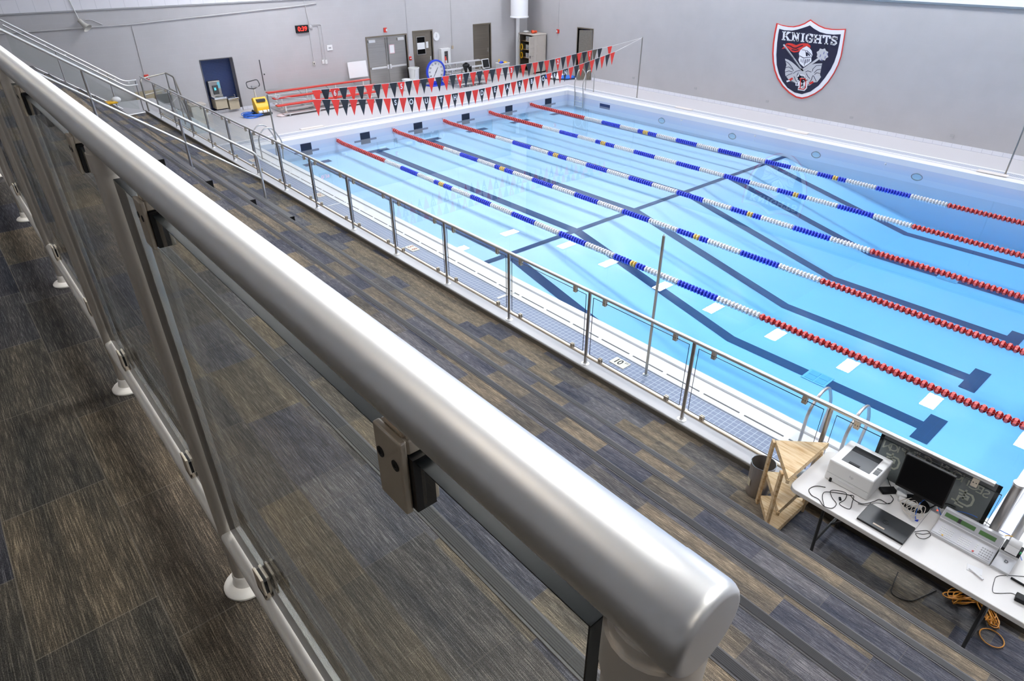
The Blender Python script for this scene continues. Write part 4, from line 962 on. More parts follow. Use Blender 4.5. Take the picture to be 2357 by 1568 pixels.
# blue and white inflatables on the deck in the corner
for i, (px, py, r_, mt_) in enumerate([(1262, 180, .28, M_bluec), (1280, 182, .3, M_white_pl), (1300, 182, .3, M_bluec), (1318, 180, .26, M_bluec), (1290, 176, .26, M_white_pl)]):
    q = P(px, py, 2, ZD); b = B(); b.ball((min(q.x, 16.6), q.y, ZD+.09), r_, (1, 1.2, .30), 14)
    tag(b.obj('folded_towel', mt_, smooth=True), ['blue', 'white', 'blue', 'dark blue', 'white'][i]+' wet towel in the corner heap, '+['leftmost', 'second from left', 'middle front', 'rightmost', 'back middle'][i], 'towel', 'blue and white towels in the corner')
# pool robot caddy, hose, white float on the deck
q = P(606, 264, 2, ZD)
t = thing('pool_cleaner_caddy', 'yellow pool cleaning robot on its cart left of the red bench', 'cart', q)
x, y = q.x, q.y
b = B(); b.box((x-.30, y-.25, ZD+.02), (x+.30, y+.30, ZD+.10)); b.obj('base', M_dkgrey, t, bevel=.02)
b = B(); b.prism([(x-.27, y-.22, ZD+.10), (x-.27, y+.22, ZD+.10), (x-.27, y+.24, ZD+.62), (x-.27, y+.12, ZD+.66), (x-.27, y-.18, ZD+.32)], (.54, 0, 0)); b.obj('body', M_yellow, t, bevel=.03)
b = B(); b.box((x-.17, y-.02, ZD+.50), (x+.17, y+.16, ZD+.60), Matrix.Rotation(0, 3, 'X'), (0, -.05, .0)); b.obj('top_recess', M_dkgrey, t)
for k in range(3): 
    b = B(); b.tube([(x-.18+.18*k-.07, y-.25, ZD+.17), (x-.18+.18*k+.07, y-.25, ZD+.17)], .055, 12); b.obj('roller', M_white_pl, t, True)
b = B()
b.tube([(x-.06, y+.26, ZD+.1), (x-.06, y+.30, ZD+1.0)], .03, 10); b.obj('handle_post', M_offw, t, True)
b = B(); b.tube(round_path([(x-.06, y+.28, ZD+.95), (x-.30, y+.30, ZD+1.0), (x-.32, y+.32, ZD+1.22), (x+.15, y+.32, ZD+1.28), (x+.22, y+.30, ZD+1.05), (x-.06, y+.28, ZD+.95)], .08), .018, 8); b.obj('handle_loop', M_dkgrey, t, True)
b = B(); b.box((x-.16, y+.20, ZD+1.0), (x+.10, y+.30, ZD+1.08)); b.obj('control_box', M_grey, t, bevel=.01)
for s_ in (-1, 1):
    b = B(); b.lathe([(.10, -.02), (.11, 0), (.10, .02)], (x+s_*.33, y+.15, ZD+.11), 16, Matrix.Rotation(PI/2, 3, 'Y')); b.obj('wheel', M_rubber, t, True)
q = P(583, 268, 2, ZD); b = B(); pts = []
for i in range(150):
    a = i*.36; r_ = .16+.16*abs(math.sin(i*.11))+.05*math.sin(i*.7); pts.append((q.x+r_*1.35*math.cos(a), q.y+r_*math.sin(a), ZD+.02+.10*(i/150)+.02*math.sin(i*.9)))
b.tube(pts, .014, 6); tag(b.obj('hose_coil', M_bluec, smooth=True), 'coiled blue cable lying beside the yellow pool robot', 'hose')
q = P(650, 267, 2, ZD); b = B(); b.lathe([(.20, .01), (.21, .03), (.18, .06), (.05, .05)], q, 18); tag(b.obj('white_disc', mat('pinkish_white', (.75,.62,.62), .5), smooth=True), 'pinkish white flat item on the deck before the red bench', 'disc')
b = B(); q = P(662, 262, 2, ZD); b.ball(q+Vector((0, 0, .055)), .11, (1, .7, .5), 10); tag(b.obj('rag', M_grey, smooth=True), 'crumpled grey rag at the foot of the red bench', 'rag')
# depth signs set in the deck edge
def sign(txt, x, y, lbl, w=.34, h=.20, ang=0, mt=None):
    t = thing('depth_marker', lbl, 'sign', (x, y, ZD), 'depth markers in the deck')
    b = B(); b.box((x-h/2, y-w/2, ZD-.01), (x+h/2, y+w/2, ZD+.016)); b.obj('tile', mt or mat('cream_sign', (.78,.74,.66), .4), t)
    text('numerals', txt.replace('FT', ''), .19, (x, y+(.035 if 'FT' in txt else 0), ZD+.0175), (0, -1, 0), (1, 0, 0), M_black if '10' in txt else mat('rust', (.45,.16,.08), .5), t, bold=.002, th=.002, sx=.8)
sign('10FT', -1.27, -17.9, 'cream depth tile reading 10 FT by the spectator rail', w=.30)
text('small_numerals', 'FT', .06, (-1.22, -18.0, ZD+.0175), (0, -1, 0), (1, 0, 0), M_black, [o for o in bpy.data.objects if o.name.startswith('depth_marker')][0], th=.002)
sign('5  8', -1.27, -11.75, 'cream depth tile with faint red figures at mid pool')
for i, (px, py) in enumerate([(735, 450), (583, 370)]):
    q = P(px, py, 2, ZD); sign('3 6', q.x, q.y, 'cream depth tile near the far end, '+['nearer one', 'farther one'][i])
q = P(775, 470, 2, ZD); b = B(); b.box((q.x-.25, q.y-.02, ZD), (q.x+.25, q.y+.02, ZD+.012)); tag(b.obj('tile_band', M_coping), 'narrow white band across the blue tile strip, far one', 'band', 'white bands across the blue tile')
q = P(1165, 680, 2, ZD); b = B(); b.box((q.x-.22, q.y-.03, ZD), (q.x+.22, q.y+.03, ZD+.012)); tag(b.obj('tile_band', M_coping), 'narrow white band across the blue tile strip, near one', 'band', 'white bands across the blue tile')
for i, (px, py) in enumerate([(718, 293), (1575, 249), (1835, 303), (2285, 398)]):
    q = P(px, py, 2, ZD+.02); b = B()
    if i == 0: b.box((q.x-.45, q.y-.1, ZD), (q.x+.45, q.y+.1, ZD+.022))
    else: b.box((q.x-.12, q.y-.4, ZD), (q.x+.12, q.y+.4, ZD+.022))
    tag(b.obj('edge_marker', mat('pale_marker', (.78,.72,.68), .5)), 'pale marker tile over the gutter, '+['on the far end', 'farthest on the crest side', 'middle of the crest side', 'nearest on the crest side'][i], 'marker', 'marker tiles over the gutter')
# ------------------------------------------------------------------ ladders
def ladder(lbl, x, y, ax, sgn, H=.85, grp='pool ladder rails'):
    """two bent grab rails; ax = direction over the water, seen side on"""
    t = thing('pool_ladder', lbl, 'ladder', (x, y, ZD))
    u = Vector(ax); v = Vector((-u.y, u.x, 0))
    for s_ in (-1, 1):
        o_ = Vector((x, y, ZD))+v*s_*.26
        pts = [o_-u*.45, o_-u*.45+Vector((0, 0, H*.75)), o_-u*.20+Vector((0, 0, H)), o_+u*.05+Vector((0, 0, H*.95)), o_+u*.30+Vector((0, 0, H*.45)), o_+u*.22+Vector((0, 0, .02)), o_+u*.22+Vector((0, 0, -.6))]
        b = B(); b.tube(round_path(pts, .2, 6), .022, 12); b.obj('grab_rail', M_gp, t, True)
        b = B(); b.lathe([(.05, 0), (.05, .01), (.03, .02)], o_-u*.45, 14); b.obj('escutcheon', M_chrome, t, True)
    for k in range(2):
        b = B(); p = Vector((x, y, ZD))+u*.22+Vector((0, 0, -.35-.22*k)); b.tube([p-v*.26, p+v*.26], .02, 8); b.obj('rung', M_alu, t, True)
    return t
q = P(1880, 995, 2, ZD); ladder('pool ladder beyond the glass rail behind the wooden shelf', -.52, -21.1, (1, 0, 0), 1, .80)
q = P(568, 372, 2, ZD); ladder('pool ladder at the far left corner behind the glass rail', -.55, -2.45, (1, 0, 0), 1, .95)
ladder('pool ladder in the far right corner of the pool', 14.45, -1.9, (-1, 0, 0), 1, 1.0)
# ------------------------------------------------------------------ crest on the wall
def cp(x, y, dx=.0): return P(1700+x/6.0314, y/6.0308, 0, XS-dx)
t = thing('team_crest', 'large shield crest reading KNIGHTS with an armoured knight on the grey wall', 'crest', (XS, -10.7, 2.4))
outer = [(530,320),(600,345),(680,360),(760,365),(840,350),(920,320),(975,285),(1003,270),(1040,300),(1120,350),(1200,385),(1300,402),(1400,405),(1492,402),(1480,480),(1455,640),(1430,780),(1390,900),(1330,1020),(1250,1140),(1160,1240),(1060,1310),(960,1355),(880,1372),(800,1355),(700,1290),(610,1200),(540,1090),(500,980),(478,860),(472,740),(480,600),(500,460)]
inner = [(565,400),(640,420),(740,425),(820,410),(900,385),(960,365),(990,352),(1050,400),(1130,445),(1220,470),(1320,480),(1420,475),(1400,600),(1370,740),(1330,860),(1280,960),(1200,1080),(1110,1190),(1000,1270),(880,1308),(780,1285),(680,1220),(610,1130),(560,1020),(530,900),(525,760),(535,600),(550,480)]
def plate(name, pts, d0, th, mt, par, label=None):
    b = B(); b.prism([cp(x, y, d0) for x, y in pts], (-th, 0, 0)); return b.obj(name, mt, par, label=label)
plate('red_border', outer, .001, .03, M_shr, t)
plate('white_field', [(945+(x-945)*.966, 815+(y-815)*.966) for x, y in outer], .032, .004, M_shw, t)
nf = plate('navy_field', inner, .037, .004, M_shn, t)
def strokes(name, L, w, d0, mt, par, th=.003, label=None):
    b = B()
    for pl in L:
        ww = w
        if isinstance(pl, tuple): pl, ww = pl
        for a, c in zip(pl, pl[1:]):
            A, C = Vector(a), Vector(c); u = (C-A); l = u.length
            if l < 1e-6: continue
            u /= l; nn = Vector((-u.y, u.x))*ww/2; A = A-u*ww*.25; C = C+u*ww*.25
            b.prism([cp(*(A+nn), d0), cp(*(C+nn), d0), cp(*(C-nn), d0), cp(*(A-nn), d0)], (-th, 0, 0))
    return b.obj(name, mt, par, label=label)
LET = {'K': ([[(.2,0),(.2,1)],[(.25,.42),(.78,1)],[(.42,.6),(.85,0)]], [(.02,.40,0),(.02,.40,1),(.58,.96,1),(.64,1.05,0)]),
 'N': ([[(.2,0),(.2,1)],[(.2,1),(.8,0)],[(.8,0),(.8,1)]], [(.02,.4,0),(.0,.3,1),(.6,1.0,1)]),
 'I': ([[(.5,0),(.5,1)]], [(.15,.85,0),(.15,.85,1)]),
 'G': ([[(.9,.78),(.78,.97),(.45,1),(.15,.8),(.1,.5),(.15,.2),(.45,0),(.8,.05),(.88,.2),(.88,.45)],[(.9,1),(.9,.72)]], [(.55,1.05,.46)]),
 'H': ([[(.2,0),(.2,1)],[(.8,0),(.8,1)],[(.2,.5),(.8,.5)]], [(.02,.4,0),(.02,.4,1),(.6,1,0),(.6,1,1)]),
 'T': ([[(.5,0),(.5,1)],[(.05,1),(.95,1)],[(.05,1),(.05,.75)],[(.95,1),(.95,.75)]], [(.28,.74,0)]),
 'S': ([[(.85,.72),(.8,.95),(.45,1),(.15,.85),(.2,.6),(.75,.42),(.88,.2),(.6,0),(.25,.02),(.12,.25)],[(.87,1),(.87,.72)],[(.1,0),(.1,.28)]], [])}
X0, Y0 = 600, 548; X1, Y1 = 1372, 622; H_ = 108; wd = dict(K=128, N=122, I=66, G=110, H=122, T=110, S=92); cx_ = 0; tot = sum(wd.values())+6*4
for chv in 'KNIGHTS':
    Wl = wd[chv]*.90; Ls = []
    def mp_(u, v, cx_=cx_, Wl=Wl):
        s_ = (cx_+u*Wl)/tot; hh = H_*(1.0-.02*s_); return (X0+(X1-X0)*s_+v*10, Y0+(Y1-Y0)*s_-v*hh)
    for pl in LET[chv][0]: Ls.append(([mp_(*q) for q in pl], 25))
    for u0, u1, v in LET[chv][1]: Ls.append(([mp_(u0, v), mp_(u1, v)], 15))
    strokes('letter', Ls, 22, .042, M_shw, nf, label='white letter '+chv)
    cx_ += wd[chv]+4
plate('plume', [(597,680),(640,640),(660,605),(700,597),(750,607),(800,628),(850,608),(900,600),(960,603),(995,630),(1000,665),(975,650),(940,640),(905,655),(870,690),(830,720),(770,730),(730,712),(690,670),(640,672)], .042, .003, M_shr, nf)
strokes('plume_lines', [[(670,625),(720,640),(760,665),(800,670),(840,650),(890,630)], [(740,690),(790,700),(830,690)]], 14, .046, M_shn, nf)  # navy lines printed on the plume
kn = plate('armour', [(645,815),(690,830),(740,860),(790,900),(850,960),(900,985),(960,940),(1010,900),(1060,885),(1160,880),(1150,930),(1140,985),(1130,1040),(1145,1070),(1090,1140),(1040,1145),(990,1185),(900,1200),(820,1180),(760,1145),(700,1120),(680,1085),(650,1050),(645,980),(665,900)], .042, .003, M_shg, nf)
strokes('armour_lines', [[(655,850),(700,880),(750,950),(760,985)], [(650,940),(700,930),(745,960)], [(645,1000),(700,985),(750,1000)], [(660,1060),(700,1035),(745,1020)], [(1150,905),(1080,910),(1030,960),(1025,990)], [(1140,960),(1090,970),(1050,1010)], [(1135,1020),(1085,1010),(1055,1035)], [(1080,1130),(1060,1090),(1040,1050)], [(760,1020),(800,990),(860,975)], [(1010,1000),(960,985),(930,1000)], [(770,1060),(790,1110),(820,1150)], [(1030,1050),(1010,1110),(980,1150)], [(940,1020),(960,1060),(990,1090)], [(830,1010),(810,1050)], [(680,1100),(760,1140),(830,1180)], [(960,1180),(1040,1140)]], 7, .046, M_shn, kn)
hl = plate('helmet', [(945,640),(985,665),(1015,705),(1028,760),(1010,800),(1012,850),(975,885),(905,930),(850,880),(832,830),(845,785),(838,740),(855,700),(895,665)], .047, .003, M_shw, nf)
strokes('helmet_lines', [([(880,690),(930,700),(940,780)], 6), ([(850,775),(905,805),(1005,790)], 8), ([(945,700),(995,745),(1015,770)], 8), ([(862,820),(868,860)], 5), ([(880,822),(886,872)], 5), ([(905,820),(915,910)], 7), ([(935,825),(925,880)], 10), ([(958,822),(950,870)], 10), ([(982,820),(975,855)], 10), ([(950,730),(950,775)], 22), ([(965,745),(985,770)], 18)], 6, .051, M_shn, hl)
strokes('sword', [([(628,622),(760,800),(880,970)], 22), ([(870,960),(905,1020)], 34)], 20, .052, M_shg, nf)
strokes('sword_line', [([(640,645),(870,965)], 5)], 5, .056, M_shn, nf)
strokes('mace_handle', [([(885,975),(1120,808)], 28)], 20, .052, M_shg, nf)
mc = plate('mace_head', [(1165+72*math.cos(a*PI/8)*(1.22 if a % 2 else .98), 757+75*math.sin(a*PI/8)*(1.22 if a % 2 else .98)) for a in range(16)], .053, .003, M_shg, nf)
strokes('mace_spikes', [[(1140,760),(1130,790)], [(1190,720),(1180,750)], [(1205,780),(1200,810)], [(1150,820),(1160,845)], [(1230,740),(1235,765)]], 12, .057, mat('shield_lilac', (.18,.18,.36), .5), mc)
for nm, off, mt_, w_ in (('monogram_back', .058, M_shw, 44), ('monogram', .062, None, 12)):
    s1_ = [[(905,1062),(850,1055),(830,1075),(832,1100),(885,1110),(892,1135),(890,1185),(860,1195)], [(815,1150),(812,1180)]]
    d1_ = [[(850,1090),(920,1095),(935,1115),(930,1215),(905,1240),(835,1230)], [(862,1100),(855,1230)]]
    if mt_: strokes(nm, s1_+d1_, w_, off, mt_, nf)
    else: strokes('monogram_s', s1_, w_, off, M_shn, nf, label='navy letter S'); strokes('monogram_d', d1_, w_, off+.003, M_shr, nf, label='red letter D')
for wb in ([(705,1115),(745,1090)], [(990,1160),(1030,1140)]): strokes('wrist_band', [(wb, 28)], 28, .048, M_shr, nf)
strokes('pommel', [([(672,1130),(705,1120)], 22)], 22, .05, M_shw, nf)
# ------------------------------------------------------------------ scorer's table
TZ = 2.08
t = thing('folding_table', 'long off white folding table with dark legs on the walkway', 'table', (-3.35, -22.76, ZW))
def rrect(x0, x1, y0, y1, r, n=6):
    pts = []
    for (cx, cy, a0) in ((x1-r, y1-r, 0), (x0+r, y1-r, PI/2), (x0+r, y0+r, PI), (x1-r, y0+r, 3*PI/2)):
        for i in range(n+1): a = a0+PI/2*i/n; pts.append((cx+r*math.cos(a), cy+r*math.sin(a)))
    return pts
TX0, TX1, TY0, TY1 = -3.765, -3.02, -23.69, -21.83
M_table = mat('table_plastic', (.80,.78,.77), .5)
b = B(); b.prism([(x, y, TZ-.045) for x, y in rrect(TX0, TX1, TY0, TY1, .07)], (0, 0, .045)); b.obj('tabletop', M_table, t, bevel=.006)
b = B(); b.box((TX0+.002, -22.763, TZ-.02), (TX1-.002, -22.759, TZ+.0008)); b.obj('fold_seam', M_grey, t)
for y in (-22.15, -23.40):
    for s_ in (-1, 1):
        x = -3.38+s_*.28
        b = B(); b.tube([(x, y, ZW), (x, y+.02, TZ-.05)], .014, 8); b.obj('leg', M_dkgrey, t, True)
    b = B(); b.tube([(-3.66, y, ZW+.25), (-3.10, y, ZW+.25)], .012, 8); b.tube([(-3.38, y, ZW+.25), (-3.38, y+(.35 if y > -22.7 else -.05)*-1, TZ-.06)], .010, 8); b.obj('cross_brace', M_dkgrey, t, True)
# printer
t = thing('laser_printer', 'white laser printer with grey output tray on the folding table', 'printer', (-3.22, -22.16, TZ))
x0, x1, y0, y1, z1 = -3.43, -3.03, -22.36, -21.98, 2.30
b = B(); b.box((x0, y0, TZ+.001), (x1, y1, z1)); b.obj('body', mat('printer_white', (.88,.88,.88), .4), t, bevel=.014)
M_tray = mat('tray_grey', (.10,.105,.11), .4)
b = B(); b.box((x0+.07, y0+.07, z1), (x1-.06, y1-.07, z1+.002)); b.obj('output_tray', M_tray, t)
b = B(); b.box((x1-.14, y0+.07, z1+.002), (x1-.06, y1-.07, z1+.0045)); b.obj('tray_slot', M_black, t)
b = B(); b.box((x0+.075, y0+.16, z1+.002), (x0+.10, y0+.25, z1+.006)); b.obj('paper_stop', M_black, t)
b = B(); b.box((x0+.10, y0+.014, z1), (x0+.165, y0+.055, z1+.004)); b.box((x0+.175, y0+.014, z1), (x0+.20, y0+.055, z1+.003)); b.obj('control_panel', M_tray, t)
b = B(); b.box((x0-.001, y0+.01, TZ+.085), (x0+.001, y1-.01, TZ+.087)); b.obj('drawer_gap', M_grey, t)
b = B(); b.box((x0-.004, y0+.12, TZ+.052), (x0+.001, y0+.26, TZ+.066)); b.obj('drawer_pull', M_whitep, t)
text('emblem', 'hp', .035, (x0-.0015, y0+.17, TZ+.15), (0, -1, 0), (0, 0, 1), mat('emblem_grey', (.55,.55,.56), .4), t, th=.001)
# monitor, facing the bleacher
t = thing('computer_monitor', 'black flat screen monitor standing at the back of the folding table', 'monitor', (-3.14, -22.65, TZ))
R = Matrix.Rotation(math.radians(-8), 3, 'Y')
ctr = (-3.185, -22.645, 2.375)
b = B(); b.bc(ctr, (.028, .375, .385), R); b.obj('housing', M_black, t, bevel=.006)
b = B(); b.bc(Vector(ctr)+Vector((-.0150, 0, .008)), (.002, .355, .345), R); b.obj('screen', M_screen, t)
b = B(); b.bc((-3.14, -22.645, 2.18), (.03, .07, .20)); b.obj('neck', M_black, t)
b = B(); b.lathe([(.11, .001), (.11, .008), (.09, .014)], (-3.15, -22.645, TZ), 28); b.obj('base', M_black, t, True)
b = B(); b.bc((-3.232, -22.815, 2.198), (.008, .010, .006)); b.obj('power_light', mat('red_light', (.9,.03,.01), .4, emit=(1,.04,.02), es=4), t)
# laptop
t = thing('laptop', 'closed dark grey laptop near the front edge of the folding table', 'laptop', (-3.57, -22.57, TZ))
R = Matrix.Rotation(math.radians(0), 3, 'Z')
b = B(); b.box((-3.695, -22.76, TZ+.001), (-3.445, -22.395, TZ+.012)); b.obj('base', M_black, t, bevel=.004)
b = B(); b.box((-3.695, -22.76, TZ+.013), (-3.445, -22.395, TZ+.021)); lid = b.obj('lid', mat('laptop_lid', (.040,.042,.045), .42), t, bevel=.004)
b = B(); b.tube([Vector((-3.57+.022*math.cos(a*PI/10), -22.575+.022*math.sin(a*PI/10), TZ+.0215)) for a in range(20)], .0014, 5, closed=True); b.obj('emblem_ring', M_black, lid)
text('emblem', 'DELL', .014, (-3.57, -22.575, TZ+.0218), (0, -1, 0), (1, 0, 0), M_black, lid, th=.0008)
b = B(); b.box((-3.665, -22.60, TZ+.0212), (-3.648, -22.51, TZ+.022)); b.obj('sticker', mat('tan_sticker', (.62,.52,.42), .6), lid)
# timing console
t = thing('timing_console', 'silver keypad timing console with three green displays on the table', 'console', (-3.28, -23.06, TZ))
def wedge(y0, y1, xf=-3.40, xm=-3.245, xb=-3.13, zf_=.022, zm=.052, zm2=.072, zb=.125):
    return [(xf, y0, TZ+.001), (xb, y0, TZ+.001), (xb, y0, TZ+zb), (xb-.03, y0, TZ+zb), (xm+.005, y0, TZ+zm2), (xm-.005, y0, TZ+zm), (xf+.004, y0, TZ+zf_)]
M_cons = mat('console_silver', (.60,.60,.62), .38, .3); M_pad = mat('console_keypad', (.66,.66,.70), .45)
cy0, cy1 = -23.275, -22.85
b = B(); b.prism(wedge(cy0, cy0), (0, cy1-cy0, 0)); b.obj('body', M_cons, t, bevel=.003)
def onpad(u, v):
    """u along the keypad (0..1 left to right), v from front to back"""
    xx = -3.392+(.140)*v; return Vector((xx, cy1+(cy0-cy1)*u, TZ+.0245+(.028)*v))
tilt = Matrix.Rotation(-math.atan2(.030, .147), 3, 'Y')
b = B(); b.bc(onpad(.5, .5)+Vector((0, 0, .0012)), (.125, .405, .0015), tilt); pad = b.obj('keypad', M_pad, t)
for blk, u0, u1, nr, nc, v0, v1 in (('left', .10, .33, 4, 5, .15, .75), ('middle', .42, .62, 4, 5, .15, .75), ('right', .68, .74, 4, 1, .2, .8), ('far_right', .78, .97, 4, 5, .1, .8)):
    b = B()
    for i in range(nr):
        for k in range(nc): b.bc(onpad(u0+(u1-u0)*(k+.5)/nc, v0+(v1-v0)*(i+.5)/nr)+Vector((0, 0, .003)), (.010, .011, .003), tilt)
    b.obj('keys', M_white_pl if blk != 'far_right' else M_grey, pad, label='block of small keys')
b = B(); b.bc(onpad(.70, .15)+Vector((0, 0, .0035)), (.012, .013, .004), tilt); b.obj('red_key', M_red, pad, label='red key')
b = B(); b.bc(onpad(.19, .12)+Vector((0, 0, .0035)), (.010, .011, .004), tilt); b.obj('yellow_key', M_yellow, pad, label='yellow key')
ft = Matrix.Rotation(-math.atan2(.053, .08), 3, 'Y')
def onface(u, v): return Vector((-3.240+.080*v, cy1+(cy0-cy1)*u, TZ+.074+.051*v))
b = B(); b.bc(onface(.5, .5)+Vector((-.0006, 0, .001)), (.085, .415, .0015), ft); fc = b.obj('display_face', mat('face_grey', (.36,.36,.38), .4), t)
for u0, u1 in ((.05, .27), (.32, .56), (.63, .90)):
    b = B(); b.bc(onface((u0+u1)/2, .48)+Vector((-.001, 0, .0028)), (.036, (u1-u0)*.425, .002), ft); b.obj('green_display', M_green, fc, label='green display')
b = B(); b.bc(onface(.295, .48)+Vector((-.001, 0, .0025)), (.038, .03, .002), ft); b.obj('display_gap', M_black, fc)
t = thing('printer_module', 'small receipt printer with a paper roll attached right of the console', 'receipt printer', (-3.28, -23.35, TZ))
b = B(); b.prism(wedge(-23.405, -23.405, zb=.075), (0, .122, 0)); b.obj('body', M_cons, t, bevel=.003)
b = B(); b.box((-3.235, -23.405, TZ+.07), (-3.12, -23.283, TZ+.10)); b.obj('roll_bay', M_black, t)
b = B(); b.tube([(-3.175, -23.385, TZ+.135), (-3.175, -23.305, TZ+.135)], .038, 24); b.obj('paper_roll', M_paper, t, True)
b = B(); b.prism([(-3.215, -23.385, TZ+.13), (-3.245, -23.385, TZ+.085), (-3.243, -23.385, TZ+.085), (-3.212, -23.385, TZ+.13)], (0, .08, 0)); b.obj('paper_strip', M_paper, t)
text('emblem', 'D', .035, onpad(1.18, .62)+Vector((0, 0, .004)), (0, -1, 0), (.96, 0, .2), M_dkgrey, t, th=.001, bold=.001)
b = B(); b.bc((-3.22, -23.398, TZ+.115), (.015, .012, .015)); b.obj('green_button', mat('green_knob', (.02,.35,.10), .4), t)
# small things on the table, placed on its surface
def tp(px, py, h=0): q = P(px, py, 2, TZ+h); return Vector((q.x, q.y, TZ+h))
a = tp(2243, 1312); b = B(); b.box((-.035, -.05, .0), (.035, .05, .003), Matrix.Rotation(.25, 3, 'Z'), a); b.box((-.03, -.055, .002), (-.015, .055, .012), Matrix.Rotation(-.35, 3, 'Z'), a+Vector((-.02, -.03, .003))); tag(b.obj('note_card', M_paper), 'small white printed card in front of the timing console', 'card')
a = tp(2043, 1132)
t = thing('power_adapter', 'black rectangular power adapter beside the monitor foot', 'adapter', a)
b = B(); b.box((-.035, -.065, .001), (.035, .065, .03), Matrix.Rotation(.9, 3, 'Z'), a); b.obj('brick', M_black, t, bevel=.006)
a = tp(2350, 1383)
t = thing('power_adapter', 'black power adapter at the right edge of the table', 'adapter', a)
b = B(); b.box((-.035, -.07, .001), (.035, .04, .035), Matrix.Rotation(.1, 3, 'Z'), a); b.obj('brick', M_black, t, bevel=.006)
a = tp(2093, 1162)
t = thing('power_strip', 'white power strip under the tangle of pale cables', 'power strip', a)
b = B(); b.box((-.025, -.09, .001), (.025, .09, .03), Matrix.Rotation(.15, 3, 'Z'), a); b.obj('body', M_white_pl, t, bevel=.006)
a = tp(2080, 1140); b = B(); b.box((-.05, -.04, .001), (.05, .04, .035), Matrix.Rotation(.4, 3, 'Z'), a+Vector((-.01, .02, 0))); tag(b.obj('white_charger', M_white_pl, bevel=.01), 'white charger block left of the monitor foot', 'charger')
a = tp(1910, 1108); b = B(); b.bc(a+Vector((0, 0, .02)), (.016, .02, .04)); tag(b.obj('usb_plug', M_black, bevel=.003), 'small black plug standing at the printer corner', 'plug')
a = tp(2340, 1340); b = B(); b.tube([a+Vector((0, .04, .01)), a+Vector((-.005, -.05, .01))], .009, 10); tag(b.obj('marker_pen', M_black, smooth=True), 'black connector lying right of the white card', 'connector')
a = tp(1933, 1150); b = B(); b.bc(a+Vector((0, 0, .008)), (.035, .018, .014), Matrix.Rotation(.6, 3, 'Z')); tag(b.obj('plug', M_black, bevel=.003), 'black mains plug lying among the thin black cables', 'plug')
def cable(lbl, px, mt, r=.003, h=.004, name='cable', zs=None):
    pts = [tp(x, y, h) for x, y in px]
    if zs: pts = [Vector((p.x, p.y, TZ+z)) for p, z in zip(pts, zs)]
    sm = []
    for i in range(len(pts)-1):
        p0, p1, p2, p3 = pts[max(0, i-1)], pts[i], pts[i+1], pts[min(len(pts)-1, i+2)]
        for k in range(6):
            s_ = k/6; sm.append(.5*((2*p1)+(-p0+p2)*s_+(2*p0-5*p1+4*p2-p3)*s_*s_+(-p0+3*p1-3*p2+p3)*s_**3))
    sm.append(pts[-1])
    b = B(); b.tube(sm, r, 6); return tag(b.obj(name, mt, smooth=True), lbl, 'cable')
cable('thin black cable looping from the table corner to the laptop', [(1900, 1122), (1878, 1119), (1862, 1127), (1868, 1140), (1885, 1150), (1896, 1165), (1915, 1170), (1925, 1160), (1915, 1145), (1912, 1130), (1930, 1130), (1948, 1136), (1945, 1150), (1932, 1160), (1955, 1172), (1962, 1155), (1965, 1142), (1955, 1140)], M_black, .003)
cable('thin black cable running from the plug to the power adapter', [(1897, 1165), (1893, 1145), (1898, 1133), (1920, 1134), (1955, 1140), (1965, 1150), (1985, 1160), (2010, 1155), (2025, 1150), (2045, 1160), (2056, 1150), (2050, 1140)], M_black, .003, .007)
cable('grey cable trailing from the laptop to the adapter', [(1975, 1160), (1995, 1163), (2015, 1158), (2035, 1160), (2048, 1158)], M_dkgrey, .0025, .010)
cable('black cable rising from the adapter behind the printer', [(2052, 1123), (2046, 1110), (2041, 1095), (2040, 1085)], M_black, .003)
for i in range(3):
    pts = []
    for k in range(10):
        a = k*1.25+i*1.7; rr_ = 16+6*math.sin(k*1.7+i); pts.append((2092+i*8+rr_*1.1*math.cos(a), 1165+i*6+rr_*math.sin(a)))
    cable('pale cable in the tangle before the monitor, '+['left', 'middle', 'right']
          [i]+' loop', pts, mat('pale_cable', (.70,.64,.58), .5), .0028, .034+.004*i)
cable('blue network cable arching from the tangle to the console', [(2106, 1200), (2108, 1180), (2116, 1165), (2135, 1161), (2152, 1172), (2163, 1190), (2170, 1185)], M_bluec, .003, zs=[.01, .02, .05, .07, .06, .03, .05])
cable('thick black cable running behind the console to the monitor', [(2112, 1178), (2135, 1172), (2155, 1163), (2180, 1160), (2200, 1168)], M_black, .0045, .006)
cable('blue cable behind the timing console', [(2185, 1178), (2210, 1178), (2235, 1185), (2250, 1192)], M_bluec, .003, .05)
cable('yellow cable behind the right half of the console', [(2285, 1233), (2302, 1237), (2320, 1233), (2338, 1238)], M_yellow, .004, .05)
cable('black cable looping behind the console', [(2240, 1204), (2260, 1198), (2280, 1210), (2292, 1226), (2290, 1234)], M_black, .003, .02)
cable('second blue cable along the back right of the table', [(2290, 1215), (2310, 1225), (2330, 1236), (2338, 1250), (2352, 1290)], M_bluec, .003, .02)
cable('black loops of cable between the laptop and the console', [(2105, 1225), (2120, 1222), (2135, 1222), (2142, 1232), (2130, 1240), (2115, 1238), (2108, 1228), (2125, 1230), (2145, 1226)], M_black, .0022, .004)
cable('long thin black cable at the lower right of the table', [(2357, 1327), (2320, 1325), (2295, 1327), (2288, 1340), (2285, 1362), (2300, 1366), (2330, 1366), (2345, 1378)], M_black, .002, .003)
a = tp(2109, 1199); b = B(); b.bc(a+Vector((0, 0, .008)), (.014, .022, .014)); tag(b.obj('network_plug', M_blue), 'blue connector at the end of the network cable', 'plug')
